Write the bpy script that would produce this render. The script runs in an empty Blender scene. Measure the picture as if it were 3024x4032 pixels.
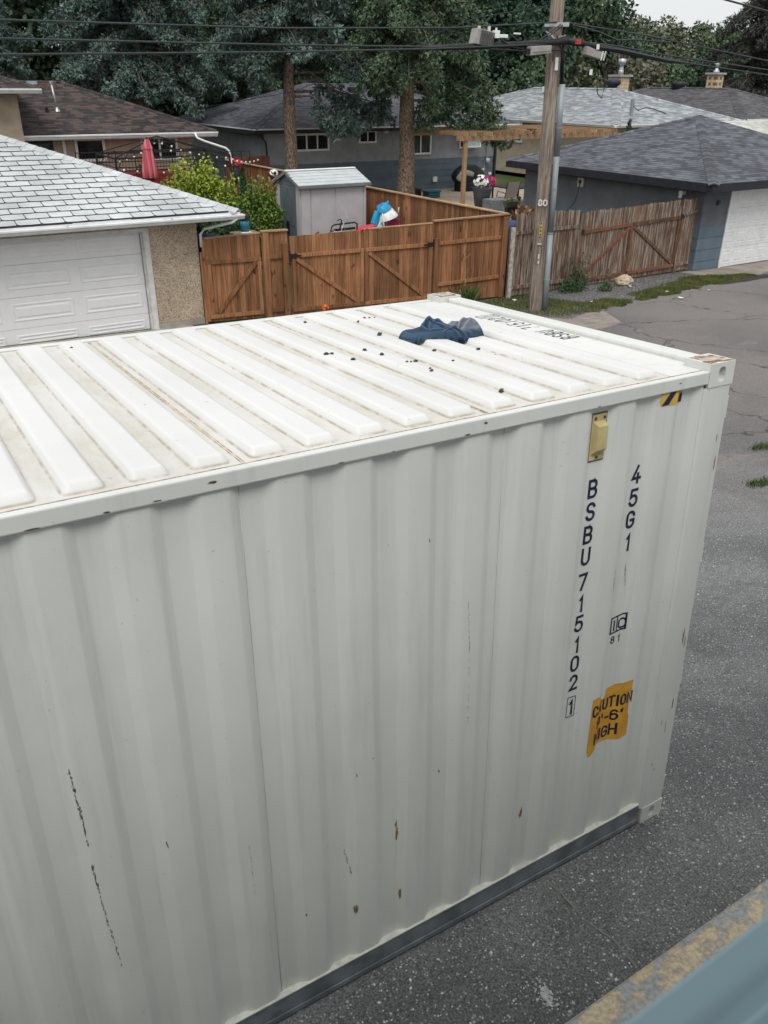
import bpy, bmesh, math, random
import numpy as np
from mathutils import Matrix, Vector
random.seed(7); rng = np.random.default_rng(7)
SC = bpy.context.scene; COL = SC.collection
R = math.radians
# ------------------------------------------------------------------ camera, sky, sun, exposure
CAM = Vector((-3.5065, -2.2150, 4.0771))
def look(yaw, pitch, roll):
    cy, sy, cp, sp = math.cos(yaw), math.sin(yaw), math.cos(pitch), math.sin(pitch)
    f = Vector((sy*cp, cy*cp, sp)); r = Vector((cy, -sy, 0)); u = r.cross(f)
    c, s = math.cos(roll), math.sin(roll)
    return c*r+s*u, -s*r+c*u, f
r_, u_, f_ = look(R(32.5577), R(-27.5106), R(0.55698))
cam = bpy.data.cameras.new('camera'); camo = bpy.data.objects.new('camera', cam); COL.objects.link(camo)
mw = Matrix((r_, u_, -f_)).transposed().to_4x4(); mw.translation = CAM; camo.matrix_world = mw
cam.sensor_fit = 'HORIZONTAL'; cam.sensor_width = 36; cam.lens = 36*3245.8/3024
cam.clip_start = .02; cam.clip_end = 3000
cam.dof.use_dof = True; cam.dof.focus_distance = 8.0; cam.dof.aperture_fstop = 9.9
SC.camera = camo
SUN_EL, SUN_AZ = R(58), R(215)          # azimuth from +Y towards +X
W = bpy.data.worlds.new('World'); SC.world = W; W.use_nodes = True
nt = W.node_tree; nt.nodes.clear(); wn = nt.nodes.new; wl = nt.links.new
sky = wn('ShaderNodeTexSky'); sky.sky_type = 'NISHITA'; sky.sun_disc = False
sky.sun_elevation = SUN_EL; sky.sun_rotation = SUN_AZ; sky.air_density = 1; sky.dust_density = 4; sky.ozone_density = 1
bg1 = wn('ShaderNodeBackground'); bg1.inputs[1].default_value = .05; wl(sky.outputs[0], bg1.inputs[0])
tc = wn('ShaderNodeTexCoord'); sp = wn('ShaderNodeSeparateXYZ'); wl(tc.outputs['Generated'], sp.inputs[0])
mr = wn('ShaderNodeMapRange'); mr.inputs[1].default_value = 0; mr.inputs[2].default_value = 1; mr.inputs[3].default_value = .69; mr.inputs[4].default_value = 1.0
wl(sp.outputs[2], mr.inputs[0])
bg2 = wn('ShaderNodeBackground'); bg2.inputs[0].default_value = (.97, .99, 1, 1); wl(mr.outputs[0], bg2.inputs[1])
mx = wn('ShaderNodeMixShader'); mx.inputs[0].default_value = .88; wl(bg1.outputs[0], mx.inputs[1]); wl(bg2.outputs[0], mx.inputs[2])
wo = wn('ShaderNodeOutputWorld'); wl(mx.outputs[0], wo.inputs[0])
sun = bpy.data.lights.new('sun', 'SUN'); sun.energy = 1.45; sun.angle = R(25); sun.color = (1, .98, .955)
suno = bpy.data.objects.new('sun', sun); COL.objects.link(suno)
sd = Vector((math.sin(SUN_AZ)*math.cos(SUN_EL), math.cos(SUN_AZ)*math.cos(SUN_EL), math.sin(SUN_EL)))
suno.rotation_euler = sd.to_track_quat('Z', 'Y').to_euler(); suno.location = (0, 0, 30)
vs = SC.view_settings; vs.view_transform = 'Standard'; vs.look = 'None'; vs.exposure = .42; vs.gamma = 1; vs.use_curve_mapping = False

# ------------------------------------------------------------------ materials
class NT:
    def __init__(s, name):
        s.m = bpy.data.materials.new(name); s.m.use_nodes = True; s.t = s.m.node_tree; s.t.nodes.clear()
        s.o = s.n('ShaderNodeOutputMaterial'); s.b = s.n('ShaderNodeBsdfPrincipled'); s.l(s.b.outputs[0], s.o.inputs[0])
        s.geo = s.n('ShaderNodeNewGeometry'); s.pos = s.geo.outputs['Position']
    def n(s, t): return s.t.nodes.new(t)
    def l(s, a, b): s.t.links.new(a, b)
    def put(s, sock, v):
        if hasattr(v, 'links') or hasattr(v, 'is_output'): s.l(v, sock)
        elif isinstance(v, (tuple, list)): sock.default_value = (*v, 1)[:4] if sock.type == 'RGBA' else v
        else: sock.default_value = v
    def math(s, op, a, b=0., c=False):
        x = s.n('ShaderNodeMath'); x.operation = op; x.use_clamp = c; s.put(x.inputs[0], a); s.put(x.inputs[1], b); return x.outputs[0]
    def vec(s, mul=(1, 1, 1), add=None, src=None):
        x = s.n('ShaderNodeVectorMath'); x.operation = 'MULTIPLY'; s.put(x.inputs[0], src or s.pos); x.inputs[1].default_value = mul
        if add is None: return x.outputs[0]
        y = s.n('ShaderNodeVectorMath'); y.operation = 'ADD'; s.l(x.outputs[0], y.inputs[0]); s.put(y.inputs[1], add); return y.outputs[0]
    def noise(s, scale, detail=3, vec=None, rough=.55, dist=0):
        x = s.n('ShaderNodeTexNoise'); x.inputs['Scale'].default_value = scale; x.inputs['Detail'].default_value = detail
        x.inputs['Roughness'].default_value = rough; x.inputs['Distortion'].default_value = dist; s.l(vec or s.pos, x.inputs['Vector']); return x.outputs[0]
    def vor(s, scale, vec=None, out='Distance', rnd=1):
        x = s.n('ShaderNodeTexVoronoi'); x.inputs['Scale'].default_value = scale; x.inputs['Randomness'].default_value = rnd; s.l(vec or s.pos, x.inputs['Vector']); return x.outputs[out]
    def ramp(s, f, a, b, lo=0., hi=1.):   # smooth step a..b
        x = s.n('ShaderNodeMapRange'); x.interpolation_type = 'SMOOTHSTEP'; s.put(x.inputs[0], f); x.inputs[1].default_value = a; x.inputs[2].default_value = b
        x.inputs[3].default_value = lo; x.inputs[4].default_value = hi; return x.outputs[0]
    def mix(s, f, a, b, mode='MIX'):
        x = s.n('ShaderNodeMix'); x.data_type = 'RGBA'; x.blend_type = mode; s.put(x.inputs[0], f); s.put(x.inputs[6], a); s.put(x.inputs[7], b); return x.outputs[2]
    def scale(s, col, f): # multiply colour by scalar socket
        c = s.n('ShaderNodeCombineColor')
        for i in range(3): s.put(c.inputs[i], f)
        return s.mix(1., col, c.outputs[0], 'MULTIPLY')
    def xyz(s, src=None):
        x = s.n('ShaderNodeSeparateXYZ'); s.l(src or s.pos, x.inputs[0]); return x.outputs
    def rnd(s):
        x = s.n('ShaderNodeObjectInfo'); return x.outputs['Random']
    def isl(s): return s.geo.outputs['Random Per Island']
    def opos(s):
        x = s.n('ShaderNodeTexCoord'); return x.outputs['Object']
    def bump(s, h, strength=.3, dist=.02):
        x = s.n('ShaderNodeBump'); x.inputs['Strength'].default_value = strength; x.inputs['Distance'].default_value = dist; s.l(h, x.inputs['Height']); s.l(x.outputs[0], s.b.inputs['Normal'])
    def done(s, col, rough=.7, metal=0., spec=.3):
        s.put(s.b.inputs['Base Color'], col); s.put(s.b.inputs['Roughness'], rough); s.b.inputs['Metallic'].default_value = metal
        s.b.inputs['Specular IOR Level'].default_value = spec; return s.m
MATS = {}
def mat(name, col, rough=.7, var=.18, sc=6, bump=0., bs=60, metal=0., spec=.3, isl=0., obj=0., st=(1, 1, 1), dirt=0., dcol=(.12, .1, .08)):
    if name in MATS: return MATS[name]
    s = NT(name); v = s.vec(st)
    f = s.ramp(s.noise(sc, 4, v), .3, .7, 1-var, 1+var)
    c = s.scale(col, f)
    if isl: c = s.scale(c, s.ramp(s.isl(), 0, 1, 1-isl, 1+isl))
    if obj: c = s.scale(c, s.ramp(s.rnd(), 0, 1, 1-obj, 1+obj))
    if dirt: c = s.mix(s.math('MULTIPLY', s.ramp(s.noise(sc*.35, 5), .5, .75), dirt), c, dcol)
    if bump: s.bump(s.noise(bs, 4, v), bump)
    MATS[name] = s.done(c, rough, metal, spec); return MATS[name]
def m_shingle(name, col, isl=.25, obj=0., tint=None):
    s = NT(name); c = s.scale(col, s.ramp(s.noise(180, 2), .3, .7, .78, 1.22))
    c = s.scale(c, s.ramp(s.noise(.9, 4), .3, .7, .84, 1.12)); c = s.scale(c, s.ramp(s.noise(7, 4), .3, .7, .93, 1.05))
    r = s.isl() if isl else s.rnd()
    a = isl or obj
    c = s.scale(c, s.ramp(r, 0, 1, 1-a, 1+a))
    if tint: c = s.mix(s.ramp(r, .55, .75), c, tint)
    s.bump(s.noise(220, 2), .35, .01); return s.done(c, .92, spec=.15)
def m_wood(name, col, dark, grey=None, gl=.0, rv=.22):
    s = NT(name); rd = s.rnd(); cb = s.n('ShaderNodeCombineXYZ')
    for i, k in enumerate((37., 23., 11.)): s.l(s.math('MULTIPLY', rd, k), cb.inputs[i])
    v = s.vec((1, 1, 1), cb.outputs[0])
    g = s.noise(26, 5, s.vec((1.2, 1.2, .05), None, v), .65, .2)
    k = s.noise(3.2, 2, s.vec((1.6, 1.6, .8), None, v))
    c = s.mix(s.ramp(g, .38, .66), col, dark)
    c = s.mix(s.ramp(k, .66, .74), c, tuple(d*.55 for d in dark))
    c = s.scale(c, s.ramp(rd, 0, 1, 1-rv, 1+rv))
    c = s.scale(c, s.ramp(s.noise(1.1, 3), .3, .7, .85, 1.15))
    if grey:
        g2 = s.noise(9, 5, s.vec((2.4, 2.4, .16), None, v), .6, .15)
        c = s.mix(s.math('MULTIPLY', s.ramp(g2, .48-gl*.1, .62), .85), c, grey)
    s.bump(g, .25, .01); return s.done(c, .8, spec=.2)
def m_paint(name, base, dirt):   # container paint, dirt = 'side' or 'roof'
    s = NT(name); op = s.opos(); x, y, z = s.xyz(op)
    c = s.scale(base, s.ramp(s.noise(1.3, 4, op), .3, .7, .96, 1.03))
    st = s.noise(9, 5, s.vec((1.6, 1.6, .10), None, op), .6)         # vertical run marks
    if dirt == 'side': c = s.mix(s.math('MULTIPLY', s.ramp(st, .50, .72), .20), c, (.37, .36, .31))
    sp1 = s.noise(55, 3, op, .6); c = s.mix(s.math('MULTIPLY', s.ramp(sp1, .70, .75), .5), c, (.27, .24, .2))
    if dirt == 'roof':
        tr = s.ramp(z, 2.854, 2.874, 1, 0)
        dn = s.ramp(s.noise(2.6, 6, s.vec((2.2, .55, 1), None, op), .6, .5), .30, .66)
        fi = s.ramp(s.noise(26, 6, s.vec((1, .5, 1), None, op), .75), .38, .66)
        f = s.math('MULTIPLY', tr, s.math('ADD', .20, s.math('MULTIPLY', dn, s.math('ADD', .22, s.math('MULTIPLY', fi, .26)))))
        c = s.mix(f, c, (.42, .38, .30))
        ed = s.math('MULTIPLY', s.ramp(z, 2.8530, 2.856, 0, 1), s.ramp(z, 2.857, 2.864, 1, 0))
        c = s.mix(s.math('MULTIPLY', s.math('MULTIPLY', ed, s.ramp(s.noise(11, 5, op, .7), .36, .62)), .75), c, (.30, .25, .18))
        c = s.mix(s.math('MULTIPLY', s.ramp(s.noise(38, 3, op), .7, .76), .6), c, (.2, .18, .15))
    rs = s.noise(17, 6, op, .7); c = s.mix(s.ramp(rs, .745, .765), c, (.14, .06, .035))
    s.bump(s.noise(2.2, 3, op), .05 if dirt == 'roof' else .10, .05); return s.done(c, .42, spec=.4)
def m_rust():
    s = NT('rusty_paint'); op = s.opos(); n = s.noise(16, 6, op, .7)
    c = s.mix(s.ramp(n, .38, .47), (.50, .46, .38), (.25, .10, .05)); c = s.mix(s.ramp(s.noise(60, 3, op), .55, .65), c, (.1, .04, .025))
    s.bump(n, .5, .01); return s.done(c, .8)
def m_asphalt():
    s = NT('asphalt'); x, y, z = s.xyz()
    c = s.mix(s.ramp(s.noise(.22, 4), .35, .65), (.115, .11, .108), (.17, .155, .148))
    c = s.mix(s.ramp(s.noise(.55, 5, s.vec((1, 2.2, 1)), .6, .8), .56, .7), c, (.19, .165, .155))
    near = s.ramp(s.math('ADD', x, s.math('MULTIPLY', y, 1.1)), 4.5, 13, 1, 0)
    c = s.mix(s.math('MULTIPLY', near, .9), c, s.mix(s.ramp(s.noise(.8, 5, None, .6, .6), .36, .62), (.115, .118, .12), (.175, .178, .178)))  # near tone paled to stand in for the window glass reflection veil
    c = s.scale(c, s.ramp(s.noise(90, 2), .3, .7, .55, 1.45))
    v = s.n('ShaderNodeTexVoronoi'); v.inputs['Scale'].default_value = 62; s.l(s.pos, v.inputs['Vector'])
    rc = s.n('ShaderNodeSeparateColor'); s.l(v.outputs['Color'], rc.inputs[0])
    st = s.math('MULTIPLY', s.ramp(rc.outputs[0], .80, .86), s.ramp(v.outputs['Distance'], .3, .42, 1, 0))
    st = s.math('MULTIPLY', st, s.math('ADD', .2, s.math('MULTIPLY', near, .45)))
    c = s.mix(st, c, (.48, .48, .46))
    v2 = s.vor(.5, s.vec((1, 1, 1), None), 'Distance')
    ce = s.n('ShaderNodeTexVoronoi'); ce.feature = 'DISTANCE_TO_EDGE'; ce.inputs['Scale'].default_value = .33
    wv = s.n('ShaderNodeVectorMath'); wv.operation = 'ADD'; s.l(s.pos, wv.inputs[0]); nz = s.n('ShaderNodeTexNoise'); nz.inputs['Scale'].default_value = 1.6; nz.inputs['Detail'].default_value = 5; s.l(s.pos, nz.inputs['Vector'])
    s.l(nz.outputs['Color'], wv.inputs[1]); s.l(wv.outputs[0], ce.inputs['Vector'])
    ck = s.math('MULTIPLY', s.ramp(ce.outputs[0], .0, .012, 1, 0), s.math('SUBTRACT', 1, s.math('MULTIPLY', near, .85)))
    c = s.mix(s.math('MULTIPLY', ck, .75), c, (.03, .03, .03))
    s.bump(s.math('ADD', s.noise(120, 3), s.math('MULTIPLY', st, .4)), .6, .012); return s.done(c, .9, spec=.25)
def m_pebbledash():
    s = NT('pebble_stucco'); v = s.n('ShaderNodeTexVoronoi'); v.inputs['Scale'].default_value = 60; s.l(s.pos, v.inputs['Vector'])
    rc = s.n('ShaderNodeSeparateColor'); s.l(v.outputs['Color'], rc.inputs[0])
    c = s.mix(s.ramp(rc.outputs[0], .2, .8), (.40, .31, .22), (.56, .47, .36)); c = s.mix(s.ramp(rc.outputs[1], .86, .92), c, (.22, .155, .11))
    c = s.scale(c, s.ramp(s.noise(1.4, 4), .3, .7, .85, 1.12)); s.bump(v.outputs['Distance'], .7, .015); return s.done(c, .9)
def m_peel():
    s = NT('peeling_paint'); n = s.noise(5.5, 6, s.vec((1, 1.6, 1)), .6, .5)
    c = s.mix(s.ramp(n, .50, .525), (.52, .43, .30), (.33, .335, .33)); c = s.scale(c, s.ramp(s.noise(40, 3), .3, .7, .8, 1.2))
    s.bump(s.ramp(n, .485, .50, 1, 0), .6, .01); return s.done(c, .75)
def m_bark():
    s = NT('spruce_bark'); v = s.vor(14, s.vec((1.3, 1.3, .5))); n = s.noise(22, 5, s.vec((1, 1, .4)))
    c = s.mix(s.ramp(v, .1, .6), (.07, .05, .04), (.22, .165, .125)); c = s.scale(c, s.ramp(n, .3, .7, .6, 1.4)); s.bump(v, .9, .05); return s.done(c, .95, spec=.1)
def m_leaf(name, col, iv=.45, tip=None, tf=.6):
    s = NT(name); r = s.isl(); c = s.scale(col, s.ramp(r, 0, 1, 1-iv, 1+iv))
    if tip: c = s.mix(s.math('MULTIPLY', s.ramp(s.noise(1.9, 3), .44, .62), tf), c, tip)
    s.b.inputs['Subsurface Weight'].default_value = 0
    return s.done(c, .65, spec=.25)
def m_ground():
    s = NT('yard_grass'); n = s.noise(.25, 5); c = s.mix(s.ramp(n, .4, .6), (.05, .075, .025), (.10, .095, .06))
    c = s.scale(c, s.ramp(s.noise(30, 4), .3, .7, .6, 1.4)); s.bump(s.noise(40, 3), .6, .04); return s.done(c, .95, spec=.1)
def m_glass():
    s = NT('window_glass'); c = s.mix(s.ramp(s.noise(1.1, 3), .4, .65), (.012, .014, .018), (.05, .055, .06)); return s.done(c, .06, spec=.6)
PAINT = m_paint('container_paint', (.625, .63, .60), 'side'); RPAINT = m_paint('container_roof_paint', (.655, .652, .635), 'roof')
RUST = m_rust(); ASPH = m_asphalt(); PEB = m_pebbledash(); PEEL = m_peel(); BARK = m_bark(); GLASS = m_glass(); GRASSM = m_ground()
WHITE = mat('white_metal_trim', (.72, .73, .73), .45, .06, dirt=.25, dcol=(.4, .38, .34)); BLACK = mat('black_plastic', (.015, .016, .018), .5)
DOORW = mat('white_door_paint', (.74, .74, .745), .5, .02); INK = mat('navy_lettering', (.012, .018, .04), .5, .3, 30)
DARKW = mat('dark_fascia', (.022, .024, .032), .5); CONC = mat('concrete', (.33, .30, .26), .9, .2, 3, .4, 90, dirt=.4)
STUC = mat('tan_stucco', (.40, .32, .245), .95, .12, 3, .6, 140); GSTUC = mat('grey_stucco', (.27, .285, .305), .95, .12, 2, .6, 140)
DSTUC = mat('dark_grey_stucco', (.125, .132, .15), .95, .12, 2, .6, 140); SIDING = mat('blue_grey_siding', (.105, .142, .172), .65, .12, 2, obj=.08); BEIGE = mat('beige_stucco', (.40, .34, .26), .95, .1, 2, .5, 140)
ORANGE = m_wood('stained_cedar', (.31, .152, .073), (.165, .07, .032), None, 0, .30); CEDAR = m_wood('new_cedar', (.42, .28, .17), (.30, .175, .095))
OLDW = m_wood('weathered_picket', (.17, .105, .072), (.085, .048, .034), (.34, .295, .245), .2); REDW = m_wood('red_stained_frame', (.20, .085, .053), (.10, .042, .028), (.2, .14, .11), -.6)
POLEW = m_wood('pole_timber', (.27, .22, .18), (.13, .10, .08), (.33, .29, .25), -.2, .05)
GALV = mat('galvanised_steel', (.23, .26, .27), .55, .2, 5, metal=.15, st=(1, 1, .3)); STEEL = mat('dull_steel', (.45, .46, .47), .4, .15, metal=.6)
S_WHITE = m_shingle('pale_grey_shingle', (.47, .49, .495), 0, .08); S_GREY = m_shingle('charcoal_shingle', (.105, .11, .125), 0, .3)
S_GREYI = m_shingle('charcoal_shingle_joined', (.105, .11, .125), .3); S_BROWN = m_shingle('brown_shingle', (.062, .053, .053), .35, 0, (.092, .07, .063))
S_SILV = m_shingle('silver_shingle', (.36, .38, .39), .35, 0, (.19, .205, .22)); S_DARK = m_shingle('dark_grey_shingle', (.10, .098, .105), .3)
UNDER = mat('roof_underlay', (.03, .03, .032), .95); UNDERL = mat('pale_roof_underlay', (.045, .048, .05), .95)

# ------------------------------------------------------------------ mesh builders
class MB:
    def __init__(s): s.v = []; s.f = []
    def add(s, vs, fs):
        o = len(s.v); s.v += [tuple(p) for p in vs]; s.f += [tuple(i+o for i in f) for f in fs]; return s
    def box(s, x0, x1, y0, y1, z0, z1):
        return s.add([(x, y, z) for z in (z0, z1) for y in (y0, y1) for x in (x0, x1)], [(0, 2, 3, 1), (4, 5, 7, 6), (0, 1, 5, 4), (2, 6, 7, 3), (0, 4, 6, 2), (1, 3, 7, 5)])
    def bar(s, a, b, w, h, up=(0, 0, 1)):     # box along a->b, w across, h along up
        a, b = Vector(a), Vector(b); d = (b-a).normalized(); up = Vector(up); x = d.cross(up)
        if x.length < 1e-4: x = d.cross(Vector((1, 0, 0)))
        x = x.normalized()*w/2; u = x.cross(d).normalized()*h/2
        return s.add([p+i*x+j*u for p in (a, b) for j in (-1, 1) for i in (-1, 1)], [(0, 1, 3, 2), (4, 6, 7, 5), (0, 4, 5, 1), (2, 3, 7, 6), (0, 2, 6, 4), (1, 5, 7, 3)])
    def tube(s, pts, r, n=8, cap=True):
        pts = [Vector(p) for p in pts]; rs = r if isinstance(r, (list, tuple)) else [r]*len(pts); base = len(s.v); vs = []; fs = []
        for i, p in enumerate(pts):
            d = (pts[min(i+1, len(pts)-1)]-pts[max(i-1, 0)]).normalized(); a = d.cross(Vector((.13, .27, 1)) if abs(d.z) < .9 else Vector((1, .1, 0))).normalized(); b = d.cross(a)
            vs += [p+rs[i]*(math.cos(2*math.pi*k/n)*a+math.sin(2*math.pi*k/n)*b) for k in range(n)]
        for i in range(len(pts)-1):
            for k in range(n): fs.append((i*n+k, i*n+(k+1) % n, (i+1)*n+(k+1) % n, (i+1)*n+k))
        if cap: fs += [tuple(range(n))[::-1], tuple((len(pts)-1)*n+k for k in range(n))]
        return s.add(vs, fs)
    def lathe(s, c, prof, n=12, axis=2):      # prof (r, h)
        vs = []; fs = []
        for r, h in prof:
            for k in range(n):
                q = [r*math.cos(2*math.pi*k/n), r*math.sin(2*math.pi*k/n), h]
                if axis == 1: q = [q[0], q[2], q[1]]
                elif axis == 0: q = [q[2], q[0], q[1]]
                vs.append(Vector(c)+Vector(q))
        for i in range(len(prof)-1):
            for k in range(n): fs.append((i*n+k, i*n+(k+1) % n, (i+1)*n+(k+1) % n, (i+1)*n+k))
        fs += [tuple(range(n))[::-1], tuple((len(prof)-1)*n+k for k in range(n))]
        return s.add(vs, fs)
    def prism(s, poly, d):                    # poly of 3D points extruded by vector d
        n = len(poly); d = Vector(d); vs = [Vector(p) for p in poly]+[Vector(p)+d for p in poly]
        return s.add(vs, [tuple(range(n))[::-1], tuple(range(n, 2*n))]+[(i, (i+1) % n, n+(i+1) % n, n+i) for i in range(n)])
    def mesh(s, name, m, smooth=False):
        me = bpy.data.meshes.new(name); me.from_pydata(s.v, [], s.f)
        bm = bmesh.new(); bm.from_mesh(me); bmesh.ops.recalc_face_normals(bm, faces=bm.faces); bm.to_mesh(me); bm.free()
        if smooth:
            for p in me.polygons: p.use_smooth = True
        me.materials.append(m); return me
    def build(s, name, m, parent=None, smooth=False, bev=0, **kw):
        return link(name, s.mesh(name, m, smooth), parent, bev=bev, **kw)
def link(name, me, parent=None, mtx=None, bev=0, label=None, kind=None):
    o = bpy.data.objects.new(name, me); COL.objects.link(o)
    if mtx is not None: o.matrix_basis = mtx
    if parent is not None:
        o.parent = parent
        if parent.type == 'EMPTY': o.matrix_parent_inverse = PINV[parent.name]
    if bev:
        b = o.modifiers.new('bevel', 'BEVEL'); b.width = bev; b.segments = 2; b.limit_method = 'ANGLE'; b.angle_limit = R(40)
    if label: o['label'] = label
    if kind: o['kind'] = kind
    return o
PINV = {}
def thing(name, label, cat, loc=(0, 0, 0), group=None, inv=None):
    o = bpy.data.objects.new(name, None); COL.objects.link(o); o.empty_display_size = .2; o.location = loc
    PINV[o.name] = Matrix.Translation(-Vector(loc)); o['label'] = label; o['category'] = cat
    if group: o['group'] = group
    return o
def tag(o, label, cat, group=None):
    o['label'] = label; o['category'] = cat
    if group: o['group'] = group
    return o
def struct(o): o['kind'] = 'structure'; return o
def dup(root, loc, label=None, group=None, rz=None):
    r = root.copy(); COL.objects.link(r); r.location = loc
    if rz is not None: r.rotation_euler = (0, 0, rz)
    if label: r['label'] = label
    if group: r['group'] = group
    for ch in list(root.children):
        c = ch.copy(); COL.objects.link(c); c.parent = r
        for g in list(ch.children):
            d = g.copy(); COL.objects.link(d); d.parent = c
    return r
def fast(name, V, F, m, parent=None, smooth=False, kind=None):     # numpy quads/tris -> mesh
    V = np.asarray(V, np.float32).reshape(-1, 3); F = np.asarray(F, np.int32); n, k = F.shape
    me = bpy.data.meshes.new(name); me.vertices.add(len(V)); me.vertices.foreach_set('co', V.ravel())
    me.loops.add(n*k); me.loops.foreach_set('vertex_index', F.ravel()); me.polygons.add(n)
    me.polygons.foreach_set('loop_start', np.arange(0, n*k, k, dtype=np.int32)); me.polygons.foreach_set('loop_total', np.full(n, k, np.int32))
    if smooth: me.polygons.foreach_set('use_smooth', np.ones(n, bool))
    me.update(calc_edges=True); me.validate(); me.materials.append(m)
    return link(name, me, parent, kind=kind)
def arc(cx, cy, rx, ry, a0, a1, n=12): return [(cx+rx*math.cos(R(a0+(a1-a0)*i/n)), cy+ry*math.sin(R(a0+(a1-a0)*i/n))) for i in range(n+1)]
OO = arc(.5, .7, .5, .3, 0, 180)+arc(.5, .3, .5, .3, 180, 360)+[(1, .7)]
GLY = {'B': [[(0, 0), (0, 1)], [(0, 1), (.55, 1)]+arc(.55, .76, .4, .24, 90, -90)+[(0, .52)], [(.5, .52)]+arc(.58, .26, .42, .26, 90, -90)+[(0, 0)]], 'S': [arc(.5, .75, .48, .25, 15, 270, 16)+arc(.5, .25, .5, .25, 90, -165, 16)[1:]],
  'U': [[(0, 1)]+arc(.5, .3, .5, .3, 180, 360)+[(1, 1)]], '7': [[(0, 1), (1, 1), (.35, 0)]], '1': [[(.12, .80), (.58, 1), (.58, 0)]], '5': [[(.92, 1), (.14, 1), (.06, .54)]+arc(.46, .32, .52, .32, 128, -155, 16)], '0': [OO], 'O': [OO],
  '2': [arc(.5, .72, .48, .28, 170, -35)+[(.02, 0), (1, 0)]], '4': [[(.66, 1), (0, .27), (1.05, .27)], [(.74, .52), (.74, 0)]], 'G': [arc(.5, .7, .5, .3, 15, 180)+arc(.5, .3, .5, .3, 180, 360)+[(1, .46), (.55, .46)]], 'C': [arc(.5, .7, .5, .3, 10, 180)+arc(.5, .3, .5, .3, 180, 350)],
  'A': [[(0, 0), (.5, 1), (1, 0)], [(.2, .33), (.8, .33)]], 'T': [[(0, 1), (1, 1)], [(.5, 1), (.5, 0)]], 'I': [[(.5, 1), (.5, 0)]], 'N': [[(0, 0), (0, 1), (1, 0), (1, 1)]], 'H': [[(0, 0), (0, 1)], [(1, 0), (1, 1)], [(0, .5), (1, .5)]],
  '8': [arc(.5, .76, .42, .24, -90, 270, 16), arc(.5, .26, .5, .26, 90, 450, 16)], '6': [arc(.5, .3, .5, .3, 0, 360, 18), [(0, .3), (0, .68)]+arc(.5, .68, .5, .32, 180, 35)], '9': [arc(.5, .7, .5, .3, 0, 360, 18), [(1, .7), (1, .32)]+arc(.5, .32, .5, .32, 0, -145)],
  "'": [[(.5, 1), (.45, .75)]], '"': [[(.3, 1), (.26, .78)], [(.7, 1), (.66, .78)]], '-': [[(.12, .48), (.88, .48)]], 'i': [[(.5, 0), (.5, .66)], [(.5, .84), (.5, 1)]]}
WID = {'I': .12, "'": .25, '"': .5, '-': .7, 'i': .15, '1': .55}
def text_mb(txt, h, wt=.16, wd=.46):   # stroked letters, height h, stroke weight and width relative to it, centred in XY
    bm = bmesh.new(); x = 0; n_ = 0
    for ch in txt:
        k = wd*WID.get(ch, 1)*h if ch != 'i' else wd*.5*h
        for st in GLY[ch]:
            P_ = [Vector((x+p[0]*k, p[1]*h*(1-wt)+wt*h/2)) for p in st]; L = []
            for i, p in enumerate(P_):
                a, b = P_[max(i-1, 0)], P_[min(i+1, len(P_)-1)]; d1 = (p-a).normalized() if i else (b-p).normalized(); d2 = (b-p).normalized() if i < len(P_)-1 else d1; t = (d1+d2)
                t = t.normalized() if t.length > .2 else d1; nn = Vector((-t.y, t.x))*wt*h/2/max(.45, t.dot(d1)); e = d1*(-wt*h*.5 if i == 0 else wt*h*.5 if i == len(P_)-1 else 0)*(1 if abs(d1.x)+abs(d1.y) > 0 else 0)
                q = p+e; L.append((bm.verts.new((q.x+nn.x, q.y+nn.y, 0)), bm.verts.new((q.x-nn.x, q.y-nn.y, 0))))
            for u, v in zip(L, L[1:]): bm.faces.new((u[0], u[1], v[1], v[0]))
        x += k+.30*h*.75
    c = [(min(v.co[i] for v in bm.verts)+max(v.co[i] for v in bm.verts))/2 for i in (0, 1)]
    for v in bm.verts: v.co.x -= c[0]; v.co.y -= c[1]
    bmesh.ops.recalc_face_normals(bm, faces=bm.faces[:]); return bm
def bm_obj(name, bm, m, parent=None, smooth=False, kind=None):
    me = bpy.data.meshes.new(name); bm.to_mesh(me); bm.free(); me.materials.append(m)
    if smooth:
        for p in me.polygons: p.use_smooth = True
    return link(name, me, parent, kind=kind)
def vn(p, s=1.0):   # cheap value noise
    return math.sin(p[0]*12.9*s+p[1]*7.3*s+p[2]*3.1*s)*.5+math.sin(p[0]*5.7*s-p[1]*11.1*s+p[2]*9.3*s+1.7)*.5
def zg(x, y): return max(-1.34, min(.35, -(.01809*x+.05975*min(y, 16.4))))
T = Matrix(((0.9996650, 0.0185431, 0.0180559), (-0.0195899, 0.9980278, 0.0596388), (-0.0169144, -0.0599725, 0.9980567))).to_4x4()

# ------------------------------------------------------------------ setting: ground, alley, patches
xs = [-300, -150, -80, -50, -35]+[i*1.0 for i in range(-25, 45)]+[48, 55, 65, 80, 110, 160, 250, 400]
ys = [-60, -30, -15, -9]+[i*1.0 for i in range(-6, 20)]+[22, 26, 32, 40, 55, 80, 120, 200, 400, 900]
struct(MB().add([(x, y, zg(x, y)-.012+(0 if y < 45 else .0)) for y in ys for x in xs], [(j*len(xs)+i, j*len(xs)+i+1, (j+1)*len(xs)+i+1, (j+1)*len(xs)+i) for j in range(len(ys)-1) for i in range(len(xs)-1)]).build('ground', GRASSM))
EDGE = [(-25, 16.45), (9.3, 15.35), (10.0, 13.7), (10.6, 12.15), (12.37, 12.5), (14.17, 12.9), (15.4, 13.0), (17, 13.4), (18.6, 13.6), (19.5, 13.7), (21.8, 14.2), (24, 14.1), (44, 14.1)]
def pl(P, x):
    for (a, b), (c, d) in zip(P, P[1:]):
        if a <= x <= c: return b+(d-b)*(x-a)/(c-a)
    return P[-1][1]
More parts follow.
